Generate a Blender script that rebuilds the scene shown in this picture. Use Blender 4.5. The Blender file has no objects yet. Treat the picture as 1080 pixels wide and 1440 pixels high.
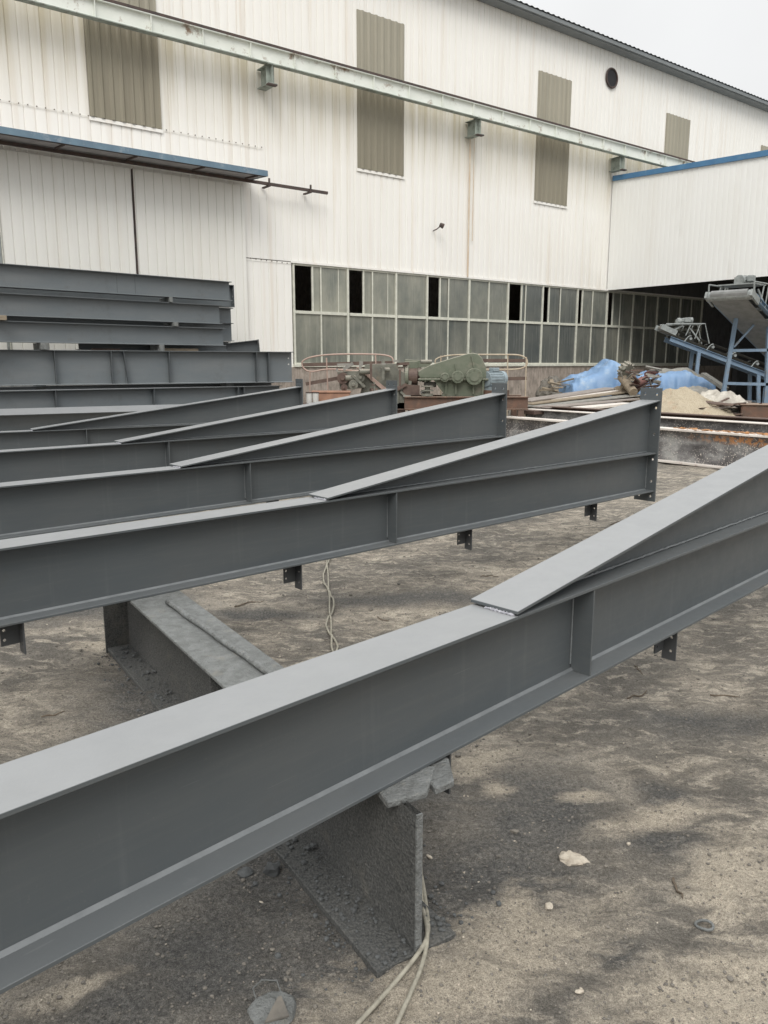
import bpy, bmesh, math, random
from mathutils import Vector, Matrix, noise
random.seed(7)
R = math.radians
scene = bpy.context.scene
col = scene.collection

# ------------------------------------------------------------------ camera maths
F = 1090.0
PITCH = math.atan(209 / F)
EYE = 1.64

def ray(u, v):
    x = (u - 540) / F
    y = -(v - 720) / F
    return Vector((x, math.cos(PITCH) + y * math.sin(PITCH), -math.sin(PITCH) + y * math.cos(PITCH)))

def at(u, v, z=-0.08):
    r = ray(u, v)
    t = (z - EYE) / r.z
    return Vector((r.x * t, r.y * t, z))

def dy(u, v, y):
    r = ray(u, v)
    t = y / r.y
    return Vector((r.x * t, y, EYE + r.z * t))

# ------------------------------------------------------------------ materials
def new_mat(name):
    m = bpy.data.materials.new(name)
    m.use_nodes = True
    nt = m.node_tree
    b = nt.nodes['Principled BSDF']
    return m, nt, b

def N(nt, typ, **kw):
    n = nt.nodes.new(typ)
    for k, v in kw.items():
        if k in n.inputs:
            n.inputs[k].default_value = v
        else:
            setattr(n, k, v)
    return n

def noise_node(nt, coord, scale, detail=6, rough=0.6, stretch=None, dist=0.0):
    src = coord
    if stretch:
        mp = N(nt, 'ShaderNodeMapping')
        mp.inputs['Scale'].default_value = stretch
        nt.links.new(coord, mp.inputs['Vector'])
        src = mp.outputs['Vector']
    n = N(nt, 'ShaderNodeTexNoise')
    n.inputs['Scale'].default_value = scale
    n.inputs['Detail'].default_value = detail
    n.inputs['Roughness'].default_value = rough
    n.inputs['Distortion'].default_value = dist
    nt.links.new(src, n.inputs['Vector'])
    return n.outputs['Fac']

def ramp(nt, fac, stops):
    r = N(nt, 'ShaderNodeValToRGB')
    cr = r.color_ramp
    while len(cr.elements) < len(stops):
        cr.elements.new(0.5)
    for e, (p, c) in zip(cr.elements, stops):
        e.position = p
        e.color = (c, c, c, 1) if isinstance(c, (int, float)) else (*c, 1)
    nt.links.new(fac, r.inputs['Fac'])
    return r.outputs['Color']

def mix(nt, fac, a, b, mode='MIX'):
    m = N(nt, 'ShaderNodeMix', data_type='RGBA', blend_type=mode)
    for i, val in ((0, fac), (6, a), (7, b)):
        if isinstance(val, bpy.types.NodeSocket):
            nt.links.new(val, m.inputs[i])
        elif i == 0:
            m.inputs[0].default_value = val
        else:
            m.inputs[i].default_value = (*val, 1)
    return m.outputs[2]

def bump(nt, b, height, strength=0.3, dist=0.01):
    bp = N(nt, 'ShaderNodeBump')
    bp.inputs['Strength'].default_value = strength
    bp.inputs['Distance'].default_value = dist
    nt.links.new(height, bp.inputs['Height'])
    nt.links.new(bp.outputs['Normal'], b.inputs['Normal'])

def mat(name, c1, c2=None, scale=3.0, rough=0.6, metal=0.0, bs=0.0, bscale=60, bdist=0.004,
        stops=(0.35, 0.65), stretch=None, dirt=None, dirt_scale=8, dirt_pos=(0.55, 0.75), spec=0.5, rvar=0.0, dust=None):
    m, nt, b = new_mat(name)
    tc = N(nt, 'ShaderNodeTexCoord').outputs['Object']
    c2 = c2 or tuple(x * 0.8 for x in c1)
    f = noise_node(nt, tc, scale, stretch=stretch)
    c = ramp(nt, f, [(stops[0], c1), (stops[1], c2)])
    if dirt:
        f2 = noise_node(nt, tc, dirt_scale, detail=8, rough=0.7)
        c = mix(nt, ramp(nt, f2, [(dirt_pos[0], 0.0), (dirt_pos[1], 1.0)]), c, dirt)
    if dust:
        gn = N(nt, 'ShaderNodeNewGeometry'); sx = N(nt, 'ShaderNodeSeparateXYZ')
        nt.links.new(gn.outputs['Normal'], sx.inputs[0])
        f4 = noise_node(nt, tc, 14, detail=6)
        c = mix(nt, mix(nt, 1.0, ramp(nt, sx.outputs['Z'], [(0.15, 0.0), (0.8, 1.0)]), ramp(nt, f4, [(0.25, 0.5), (0.6, 1.0)]), 'MULTIPLY'), c, dust)
    nt.links.new(c, b.inputs['Base Color'])
    b.inputs['Roughness'].default_value = rough
    if rvar:
        f3 = noise_node(nt, tc, scale * 2.3)
        rr = ramp(nt, f3, [(0.3, rough - rvar), (0.7, rough + rvar)])
        nt.links.new(rr, b.inputs['Roughness'])
    b.inputs['Metallic'].default_value = metal
    b.inputs['Specular IOR Level'].default_value = spec
    if bs:
        bump(nt, b, noise_node(nt, tc, bscale, detail=5), bs, bdist)
    return m

M = {}
def paint_mat(name='grey_primer_paint', dust=0.16, k=1.0):
    m, nt, b = new_mat(name)
    tc = N(nt, 'ShaderNodeTexCoord').outputs['Object']
    oi = N(nt, 'ShaderNodeObjectInfo')
    f = noise_node(nt, tc, 1.6, stretch=(0.6, 1, 2))
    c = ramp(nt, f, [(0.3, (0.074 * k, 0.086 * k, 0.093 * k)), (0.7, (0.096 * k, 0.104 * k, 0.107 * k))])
    # faint streaky overspray
    f2 = noise_node(nt, tc, 5, stretch=(0.5, 2, 9), detail=8)
    c = mix(nt, ramp(nt, f2, [(0.5, 0.0), (0.8, 0.35)]), c, (0.13, 0.135, 0.13))
    f4 = noise_node(nt, tc, 90, detail=3)
    c = mix(nt, ramp(nt, f4, [(0.68, 0.0), (0.78, 0.3)]), c, (0.18, 0.175, 0.16))
    f6 = noise_node(nt, tc, 2.7, detail=10, rough=0.75)
    c = mix(nt, ramp(nt, f6, [(0.56, 0.0), (0.72, 0.45)]), c, (0.085, 0.080, 0.070))
    # dust and sky sheen, both painted into the colour of upward faces
    gn = N(nt, 'ShaderNodeNewGeometry')
    sx = N(nt, 'ShaderNodeSeparateXYZ')
    nt.links.new(gn.outputs['Normal'], sx.inputs[0])
    up = ramp(nt, sx.outputs['Z'], [(0.6, 0.0), (0.95, 1.0)])
    f5 = noise_node(nt, tc, 6, detail=8, rough=0.7)
    dm = mix(nt, 1.0, up, ramp(nt, f5, [(0.25, 0.76 * dust), (0.75, 0.92 * dust)]), 'MULTIPLY')
    c = mix(nt, dm, c, (0.275, 0.281, 0.285))
    rs = noise_node(nt, tc, 46, detail=2)
    rl = noise_node(nt, tc, 0.9, detail=3)
    c = mix(nt, mix(nt, 1.0, ramp(nt, rs, [(0.735, 0.0), (0.76, 0.8)]), ramp(nt, rl, [(0.5, 0.0), (0.62, 1.0)]), 'MULTIPLY'), c, (0.16, 0.10, 0.07))
    dr = noise_node(nt, tc, 1.0, detail=4, stretch=(16, 16, 0.8))
    c = mix(nt, ramp(nt, dr, [(0.60, 0.0), (0.75, 0.10)]), c, (0.24, 0.245, 0.24))
    sc = noise_node(nt, tc, 1.0, detail=2, stretch=(3, 40, 120))
    c = mix(nt, ramp(nt, sc, [(0.72, 0.0), (0.74, 0.15)]), c, (0.26, 0.265, 0.265))
    nt.links.new(c, b.inputs['Base Color'])
    f3 = noise_node(nt, tc, 9)
    nt.links.new(ramp(nt, f3, [(0.3, 0.36), (0.7, 0.52)]), b.inputs['Roughness'])
    bump(nt, b, noise_node(nt, tc, 140, detail=4), 0.15, 0.002)
    return m
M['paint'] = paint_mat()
M['paint_dust_sheen'] = paint_mat('dust_sheen_grey_primer_paint', 1.0)  # flange tops: sky sheen painted in along with the dust
M['paint_pile'] = paint_mat('haze_pale_grey_primer_paint', 0.8, 1.65)  # lighter tone paints haze and grazing sheen onto the far pile
M['fillet'] = mat('pale_weld_and_sky_glint', (0.165, 0.177, 0.182), (0.125, 0.135, 0.14), scale=9, rough=0.4, bs=0.2)  # pale weld metal, also the painted sky glint of the bottom fillet
M['black_paint'] = mat('dark_grey_paint', (0.05, 0.053, 0.056), (0.075, 0.078, 0.08), rough=0.5, bs=0.15)
M['weld'] = mat('weld_bead', (0.44, 0.44, 0.47), (0.28, 0.28, 0.31), scale=60, rough=0.5, bs=0.6, bscale=160)
M['sooty'] = mat('soot_crusted_steel', (0.040, 0.042, 0.041), (0.115, 0.114, 0.108), scale=120, rough=0.85, bs=0.8, bscale=110, bdist=0.008, dirt=(0.14, 0.13, 0.11), dirt_scale=6, dirt_pos=(0.56, 0.80))
M['dusty_steel'] = mat('dusty_crusted_steel', (0.21, 0.218, 0.212), (0.14, 0.146, 0.14), scale=22, rough=0.85, bs=1.0, bscale=80, bdist=0.02,
                       dirt=(0.25, 0.235, 0.2), dirt_scale=5)
M['crust_light'] = mat('light_crusted_steel', (0.24, 0.25, 0.245), (0.15, 0.155, 0.15), scale=30, rough=0.85, bs=1.0, bscale=90, bdist=0.02, dirt=(0.31, 0.30, 0.27), dirt_scale=40)
M['rust'] = mat('rusty_steel', (0.15, 0.085, 0.06), (0.10, 0.07, 0.055), scale=6, rough=0.85, bs=0.4, dirt=(0.25, 0.15, 0.10), dust=(0.28, 0.22, 0.17))
M['rail_brown'] = mat('brown_rusty_rail', (0.085, 0.055, 0.045), (0.13, 0.09, 0.07), scale=7, rough=0.7, bs=0.3)
M['rose_tube'] = mat('faded_red_tube', (0.46, 0.33, 0.28), (0.36, 0.27, 0.22), scale=9, rough=0.6, bs=0.2, dirt=(0.42, 0.24, 0.19))
M['yellow_tube'] = mat('faded_cream_tube', (0.5, 0.44, 0.33), (0.38, 0.30, 0.22), scale=9, rough=0.6, bs=0.2)
M['green_cast'] = mat('green_cast_iron', (0.115, 0.135, 0.095), (0.155, 0.165, 0.125), scale=5, rough=0.75, bs=0.5, bscale=40,
                      dirt=(0.23, 0.21, 0.165), dirt_scale=4, dust=(0.30, 0.28, 0.23))
M['grey_machine'] = mat('grey_machine_paint', (0.20, 0.20, 0.165), (0.13, 0.13, 0.11), scale=8, rough=0.8, bs=0.6, bscale=50, dirt=(0.22, 0.18, 0.13), dirt_scale=9, dust=(0.34, 0.31, 0.26))
M['blue_motor'] = mat('pale_blue_motor_paint', (0.28, 0.34, 0.37), (0.20, 0.24, 0.26), scale=8, rough=0.6, bs=0.3)
M['blue_steel'] = mat('blue_frame_paint', (0.19, 0.265, 0.35), (0.14, 0.205, 0.285), scale=4, rough=0.6, bs=0.2, dirt=(0.2, 0.19, 0.17), dirt_scale=6)
M['blue_frame_dark'] = mat('deep_blue_frame_paint', (0.11, 0.19, 0.31), (0.085, 0.145, 0.24), scale=4, rough=0.6, bs=0.2, dirt=(0.15, 0.145, 0.13), dirt_scale=6)
M['belt'] = mat('conveyor_belt_rubber', (0.24, 0.245, 0.24), (0.18, 0.185, 0.18), scale=6, rough=0.8, bs=0.3)
M['dusty_belt'] = mat('dusty_belt_top', (0.29, 0.28, 0.25), (0.19, 0.185, 0.17), scale=8, rough=0.9, bs=0.4)
M['galv'] = mat('grey_gear_motor_paint', (0.30, 0.32, 0.31), (0.20, 0.215, 0.21), scale=14, rough=0.55, bs=0.2)
M['timber'] = mat('weathered_timber', (0.30, 0.25, 0.18), (0.19, 0.15, 0.11), scale=5, rough=0.85, bs=0.6, bscale=50, stretch=(1, 8, 8))
M['board'] = mat('weathered_pink_grey_plate', (0.33, 0.30, 0.275), (0.20, 0.17, 0.15), scale=3, rough=0.8, bs=0.3, stretch=(0.5, 5, 5), dirt=(0.12, 0.09, 0.08))
M['pale_flange'] = mat('pale_worn_flange', (0.75, 0.71, 0.66), (0.55, 0.50, 0.45), scale=6, rough=0.6, bs=0.3, stretch=(0.4, 3, 3), dirt=(0.24, 0.12, 0.08), dirt_scale=5, dirt_pos=(0.6, 0.75))
M['tarp'] = mat('blue_tarpaulin', (0.15, 0.26, 0.44), (0.20, 0.32, 0.49), scale=3, rough=0.5, bs=0.35, bscale=5, bdist=0.05, dirt=(0.34, 0.42, 0.50), dirt_scale=3)
M['white_sack'] = mat('dusty_white_sack', (0.55, 0.52, 0.46), (0.33, 0.30, 0.26), scale=5, rough=0.85, bs=0.7, bscale=12, bdist=0.03)
M['sand'] = mat('pale_chippings', (0.50, 0.44, 0.33), (0.31, 0.255, 0.18), scale=70, rough=0.95, bs=1.0, bscale=45, bdist=0.02, dirt=(0.36, 0.22, 0.14), dirt_scale=3)
M['rope'] = mat('beige_cable', (0.33, 0.31, 0.25), (0.22, 0.205, 0.165), scale=40, rough=0.8, bs=0.4, bscale=220)
M['white_rock'] = mat('chalky_rock', (0.50, 0.45, 0.37), (0.35, 0.30, 0.24), scale=20, rough=0.95, bs=0.8, bscale=70, bdist=0.01)
M['dark_rock'] = mat('dark_rock', (0.10, 0.105, 0.105), (0.06, 0.062, 0.062), scale=20, rough=0.9, bs=0.6, bscale=90)
M['rubble'] = mat('brown_rubble', (0.19, 0.172, 0.145), (0.11, 0.102, 0.09), scale=12, rough=0.95, bs=0.6, bscale=90)
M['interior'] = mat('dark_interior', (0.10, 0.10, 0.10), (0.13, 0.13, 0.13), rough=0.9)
M['soffit'] = mat('annex_lining_sheet', (0.13, 0.14, 0.13), (0.10, 0.11, 0.105), scale=2, rough=0.8)
M['alu'] = mat('cream_window_frame', (0.66, 0.66, 0.57), (0.54, 0.54, 0.47), scale=8, rough=0.5, bs=0.1)
M['blue_trim'] = mat('blue_trim_paint', (0.07, 0.19, 0.34), (0.055, 0.155, 0.29), scale=3, rough=0.5, dirt=(0.16, 0.24, 0.31), dirt_scale=5)
M['blue_awning'] = mat('faded_blue_awning', (0.14, 0.22, 0.28), (0.11, 0.17, 0.225), scale=3, rough=0.5, dirt=(0.3, 0.33, 0.36), dirt_scale=7)
M['awning_under'] = mat('awning_underside', (0.36, 0.35, 0.36), (0.29, 0.28, 0.29), rough=0.7)
M['roof_grey'] = mat('grey_roof_sheet', (0.20, 0.215, 0.22), (0.16, 0.175, 0.18), rough=0.5)
M['crane'] = mat('pale_green_crane_beam', (0.78, 0.80, 0.75), (0.69, 0.72, 0.66), scale=2, rough=0.6, bs=0.1,
                 dirt=(0.24, 0.16, 0.10), dirt_scale=2.2, dirt_pos=(0.55, 0.66))
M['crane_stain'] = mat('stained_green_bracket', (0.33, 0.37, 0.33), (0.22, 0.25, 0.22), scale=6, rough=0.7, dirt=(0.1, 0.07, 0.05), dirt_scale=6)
M['dark_iron'] = mat('dark_rusty_iron', (0.055, 0.045, 0.042), (0.09, 0.06, 0.05), scale=9, rough=0.8)
M['orange'] = mat('orange_rusty_box', (0.36, 0.20, 0.13), (0.24, 0.14, 0.10), scale=5, rough=0.8)
M['red_drum'] = mat('faded_red_drum', (0.21, 0.095, 0.08), (0.13, 0.07, 0.06), scale=5, rough=0.7)
M['pail'] = mat('white_plastic', (0.6, 0.6, 0.57), (0.45, 0.45, 0.43), rough=0.5)
M['pipe_cream'] = mat('cream_conduit', (0.55, 0.42, 0.30), (0.62, 0.56, 0.46), scale=2, rough=0.7)
M['twig'] = mat('dry_twig', (0.09, 0.07, 0.05), (0.14, 0.11, 0.08), rough=0.9)
M['screw'] = mat('rusty_screw', (0.16, 0.13, 0.1), (0.1, 0.08, 0.06), rough=0.7)

def wall_mat(name, c1, c2, streak, amt):
    m, nt, b = new_mat(name)
    tc = N(nt, 'ShaderNodeTexCoord').outputs['Object']
    f = noise_node(nt, tc, 0.35, detail=4)
    c = ramp(nt, f, [(0.35, c1), (0.65, c2)])
    f2 = noise_node(nt, tc, 1.0, detail=6, stretch=(5, 1, 0.18))
    c = mix(nt, ramp(nt, f2, [(0.52, 0.0), (0.8, amt)]), c, streak)
    f3 = noise_node(nt, tc, 1.0, detail=5, stretch=(14, 1, 0.5))
    c = mix(nt, ramp(nt, f3, [(0.6, 0.0), (0.8, amt * 0.7)]), c, tuple(x * 0.7 for x in streak))
    # each sheet has weathered a little differently, with a joint line every sheet
    sx = N(nt, 'ShaderNodeSeparateXYZ'); nt.links.new(tc, sx.inputs[0])
    md = N(nt, 'ShaderNodeMath', operation='FLOOR')
    dv = N(nt, 'ShaderNodeMath', operation='DIVIDE'); dv.inputs[1].default_value = 0.8
    nt.links.new(sx.outputs['X'], dv.inputs[0]); nt.links.new(dv.outputs[0], md.inputs[0])
    wn = N(nt, 'ShaderNodeTexWhiteNoise', noise_dimensions='1D')
    nt.links.new(md.outputs[0], wn.inputs['W'])
    c = mix(nt, ramp(nt, wn.outputs['Value'], [(0.0, 0.0), (1.0, 0.22)]), c, tuple(x * 0.88 for x in c2))
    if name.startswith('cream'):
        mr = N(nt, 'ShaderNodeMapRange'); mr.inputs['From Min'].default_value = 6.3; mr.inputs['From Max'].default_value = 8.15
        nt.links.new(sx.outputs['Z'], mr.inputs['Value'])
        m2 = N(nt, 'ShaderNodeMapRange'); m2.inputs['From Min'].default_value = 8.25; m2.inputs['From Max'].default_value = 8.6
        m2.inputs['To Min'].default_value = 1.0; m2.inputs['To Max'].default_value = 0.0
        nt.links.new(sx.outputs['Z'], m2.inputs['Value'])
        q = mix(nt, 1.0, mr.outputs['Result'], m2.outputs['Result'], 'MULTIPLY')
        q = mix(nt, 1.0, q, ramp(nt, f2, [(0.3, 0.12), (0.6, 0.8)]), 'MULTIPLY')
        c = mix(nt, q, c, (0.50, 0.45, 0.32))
    nt.links.new(c, b.inputs['Base Color'])
    b.inputs['Roughness'].default_value = 0.55
    return m
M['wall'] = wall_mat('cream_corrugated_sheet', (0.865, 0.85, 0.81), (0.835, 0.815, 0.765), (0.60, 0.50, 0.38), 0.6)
M['wall_annex'] = wall_mat('white_corrugated_sheet', (0.82, 0.82, 0.80), (0.79, 0.79, 0.76), (0.66, 0.62, 0.55), 0.35)
M['door_sheet'] = wall_mat('door_sheet', (0.79, 0.78, 0.74), (0.75, 0.74, 0.69), (0.58, 0.52, 0.43), 0.4)
M['skylight'] = wall_mat('olive_fibreglass_sheet', (0.345, 0.32, 0.25), (0.30, 0.28, 0.22), (0.17, 0.15, 0.105), 0.7)
M['base_wall'] = mat('stained_render_base', (0.42, 0.36, 0.31), (0.24, 0.205, 0.175), scale=2.6, rough=0.9, bs=0.5, bscale=20,
                     stretch=(6, 1, 1.2), dirt=(0.17, 0.15, 0.125), dirt_scale=3.5, dirt_pos=(0.5, 0.72))

def glass_mat(name='dusty_window_glass', g=1.25):
    m, nt, b = new_mat(name)
    tc = N(nt, 'ShaderNodeTexCoord').outputs['Object']
    oi = N(nt, 'ShaderNodeObjectInfo')
    f = noise_node(nt, tc, 1.1, detail=5, stretch=(1.4, 1, 0.8))
    c = ramp(nt, f, [(0.3, (0.11 * g, 0.12 * g, 0.105 * g)), (0.7, (0.28 * g, 0.275 * g, 0.225 * g))])
    f2 = noise_node(nt, tc, 1.0, detail=6, stretch=(9, 1, 0.5))
    c = mix(nt, ramp(nt, f2, [(0.5, 0.0), (0.75, 0.45)]), c, (0.32, 0.31, 0.26))
    c2 = mix(nt, ramp(nt, oi.outputs['Random'], [(0, 0.0), (1, 0.75)]), c, (0.07, 0.08, 0.085))
    nt.links.new(c2, b.inputs['Base Color'])
    nt.links.new(ramp(nt, f2, [(0.35, 0.08), (0.7, 0.40)]), b.inputs['Roughness'])
    bump(nt, b, noise_node(nt, tc, 1.5, detail=2), 0.15, 0.05)
    return m
M['skylight_darker'] = wall_mat('darker_olive_fibreglass_sheet', (0.265, 0.24, 0.18), (0.225, 0.205, 0.15), (0.14, 0.12, 0.085), 0.8)  # darker tone for the lower skylight panels
M['glass'] = glass_mat()
M['glass_upper'] = glass_mat('sky_pale_dusty_window_glass', 1.5)  # upper panes paler: sky reflection put into the colour

def splatter_mat():
    m, nt, b = new_mat('splattered_girder_web')
    tc = N(nt, 'ShaderNodeTexCoord').outputs['Object']
    f = noise_node(nt, tc, 2.2, stretch=(1, 1, 2), detail=8)
    c = ramp(nt, f, [(0.36, (0.07, 0.066, 0.066)), (0.5, (0.16, 0.155, 0.155)), (0.62, (0.33, 0.33, 0.32))])
    v = N(nt, 'ShaderNodeTexVoronoi'); v.inputs['Scale'].default_value = 34
    v.inputs['Randomness'].default_value = 1
    wn = N(nt, 'ShaderNodeTexNoise'); wn.inputs['Scale'].default_value = 24; nt.links.new(tc, wn.inputs['Vector'])
    ws_ = N(nt, 'ShaderNodeVectorMath', operation='MULTIPLY_ADD'); nt.links.new(wn.outputs['Color'], ws_.inputs[0]); ws_.inputs[1].default_value = (0.07, 0.07, 0.07); nt.links.new(tc, ws_.inputs[2])
    nt.links.new(ws_.outputs[0], v.inputs['Vector'])
    f2 = noise_node(nt, tc, 1.7)
    sp = mix(nt, 1.0, ramp(nt, v.outputs['Distance'], [(0.22, 1.0), (0.34, 0.0)]), ramp(nt, f2, [(0.36, 0.0), (0.48, 1.0)]), 'MULTIPLY')
    c = mix(nt, sp, c, (0.62, 0.57, 0.52))
    f3 = noise_node(nt, tc, 14, detail=8)
    sx = N(nt, 'ShaderNodeSeparateXYZ'); nt.links.new(tc, sx.inputs[0])
    band = ramp(nt, sx.outputs['Z'], [(0.37, 0.0), (0.43, 1.0), (0.50, 1.0), (0.52, 0.0)])
    f4 = noise_node(nt, tc, 0.9)
    o = mix(nt, 1.0, band, ramp(nt, f3, [(0.46, 0.0), (0.56, 1.0)]), 'MULTIPLY')
    mrx = N(nt, 'ShaderNodeMapRange'); mrx.inputs['From Min'].default_value = 4.0; mrx.inputs['From Max'].default_value = 4.9
    nt.links.new(sx.outputs['X'], mrx.inputs['Value'])
    o = mix(nt, 1.0, o, mrx.outputs['Result'], 'MULTIPLY')
    c = mix(nt, o, c, (0.60, 0.29, 0.12))
    nt.links.new(c, b.inputs['Base Color'])
    b.inputs['Roughness'].default_value = 0.6
    bump(nt, b, f3, 0.4, 0.01)
    return m
M['splatter'] = splatter_mat()

def ground_mat():
    m, nt, b = new_mat('sandy_sooty_dirt')
    g = N(nt, 'ShaderNodeNewGeometry').outputs['Position']
    fa = noise_node(nt, g, 1.5, detail=8, rough=0.62, stretch=(0.8, 1.2, 1), dist=0.4)
    fb = noise_node(nt, g, 4.5, detail=10, rough=0.7, stretch=(0.7, 1.3, 1), dist=0.5)
    fc = noise_node(nt, g, 70, detail=6, rough=0.7)
    c = ramp(nt, fa, [(0.34, (0.135, 0.126, 0.112)), (0.45, (0.225, 0.205, 0.175)), (0.55, (0.36, 0.32, 0.263)), (0.65, (0.50, 0.445, 0.365))])
    c = mix(nt, ramp(nt, fb, [(0.42, 0.0), (0.62, 0.65)]), c, (0.135, 0.122, 0.105))
    c = mix(nt, ramp(nt, fb, [(0.30, 0.7), (0.42, 0.0)]), c, (0.43, 0.38, 0.31))
    fe = noise_node(nt, g, 13, detail=8, rough=0.7, stretch=(0.6, 1.4, 1), dist=0.6)
    c = mix(nt, ramp(nt, fe, [(0.48, 0.0), (0.60, 0.65)]), c, (0.135, 0.125, 0.108))
    c = mix(nt, ramp(nt, fe, [(0.38, 0.65), (0.47, 0.0)]), c, (0.47, 0.42, 0.345))
    # soot spilled in patches
    def blob(center, rad, sx=1.0, sy=1.0, rot=0.0, edge=0.5):
        mp = N(nt, 'ShaderNodeMapping')
        mp.vector_type = 'TEXTURE'
        mp.inputs['Location'].default_value = (center[0], center[1], 0)
        mp.inputs['Rotation'].default_value = (0, 0, rot)
        mp.inputs['Scale'].default_value = (rad * sx, rad * sy, 1e3)
        nt.links.new(g, mp.inputs['Vector'])
        ln = N(nt, 'ShaderNodeVectorMath', operation='LENGTH')
        nt.links.new(mp.outputs['Vector'], ln.inputs[0])
        ad = N(nt, 'ShaderNodeMath', operation='MULTIPLY_ADD')
        nt.links.new(fb, ad.inputs[0]); ad.inputs[1].default_value = 2.6
        nt.links.new(ln.outputs['Value'], ad.inputs[2])
        ae = N(nt, 'ShaderNodeMath', operation='MULTIPLY_ADD')
        nt.links.new(fe, ae.inputs[0]); ae.inputs[1].default_value = 1.8
        nt.links.new(ad.outputs[0], ae.inputs[2])
        return None, ae.outputs[0]
    def mask(lst):
        tot = None
        for a in lst:
            _, val = blob(*a)
            mr = N(nt, 'ShaderNodeMapRange')
            mr.inputs['From Min'].default_value = 2.7
            mr.inputs['From Max'].default_value = 3.6
            mr.inputs['To Min'].default_value = 1.0
            mr.inputs['To Max'].default_value = 0.0
            nt.links.new(val, mr.inputs['Value'])
            o = mr.outputs['Result']
            if tot is None:
                tot = o
            else:
                mx = N(nt, 'ShaderNodeMath', operation='MAXIMUM')
                nt.links.new(tot, mx.inputs[0]); nt.links.new(o, mx.inputs[1])
                tot = mx.outputs[0]
        return tot
    P = lambda u, v: tuple(at(u, v))[:2]
    dark = mask([(P(420, 1220), 0.75, 1.0, 1.3, R(30)), (P(300, 1330), 0.33), (P(560, 1330), 0.30), (P(760, 1140), 0.36, 0.8, 1.1, R(-30)),
                 (P(700, 1230), 0.32, 1.3, 0.8), (P(935, 1120), 0.13), (P(940, 1180), 0.14, 1.5, 0.8, 0), (P(860, 1330), 0.09),
                 (P(250, 1010), 0.55, 1.5, 0.7, R(-50)), (P(110, 850), 0.5, 1.6, 0.8, 0), (P(180, 1420), 0.2), (P(600, 840), 0.35, 2.0, 0.5, 0),
                 (P(360, 860), 0.2, 2.5, 0.5, 0), (P(1000, 1010), 0.25, 1.5, 0.6, 0), (P(420, 1400), 0.25)])
    dn = ramp(nt, fc, [(0.35, (0.070, 0.071, 0.071)), (0.65, (0.125, 0.123, 0.117))])
    dm = N(nt, 'ShaderNodeMath', operation='MULTIPLY'); nt.links.new(dark, dm.inputs[0]); dm.inputs[1].default_value = 0.80
    c = mix(nt, dm.outputs[0], c, dn)
    lite = mask([(P(640, 1390), 0.28, 2.2, 0.6, R(35)), (P(1040, 1220), 0.25, 1.2, 0.6, R(60)), (P(670, 1070), 0.12, 1.6, 0.7, R(40)), (P(920, 1150), 0.14, 2.0, 0.5, R(20)), (P(1000, 1390), 0.25, 1.6, 0.6, R(20)),
                 (P(820, 1120), 0.07, 1.4, 0.7, 0), (P(150, 905), 0.16, 1.6, 0.6, 0), (P(110, 1390), 0.06, 2.2, 0.6, R(30)), (P(700, 1110), 0.06),
                 (P(740, 1290), 0.10, 0.8, 1.4, 0), (P(560, 1440), 0.12, 2.0, 0.5, R(40))])
    lm = N(nt, 'ShaderNodeMath', operation='MULTIPLY'); nt.links.new(lite, lm.inputs[0]); lm.inputs[1].default_value = 0.8
    c = mix(nt, lm.outputs[0], c, (0.48, 0.42, 0.335))
    # grain
    c = mix(nt, 0.7, c, ramp(nt, fc, [(0.3, 0.30), (0.7, 0.78)]), 'OVERLAY')
    ff = noise_node(nt, g, 260, detail=3, rough=0.8)
    c = mix(nt, 0.75, c, ramp(nt, ff, [(0.33, 0.16), (0.67, 0.86)]), 'OVERLAY')
    v = N(nt, 'ShaderNodeTexVoronoi'); v.inputs['Scale'].default_value = 55
    nt.links.new(g, v.inputs['Vector'])
    c = mix(nt, ramp(nt, v.outputs['Distance'], [(0.10, 0.25), (0.18, 0.0)]), c, (0.34, 0.31, 0.27))
    nt.links.new(c, b.inputs['Base Color'])
    b.inputs['Roughness'].default_value = 0.95
    b.inputs['Specular IOR Level'].default_value = 0.2
    fd = noise_node(nt, g, 38, detail=9, rough=0.75)
    bump(nt, b, fd, 1.0, 0.03)
    return m
M['ground'] = ground_mat()

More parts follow.
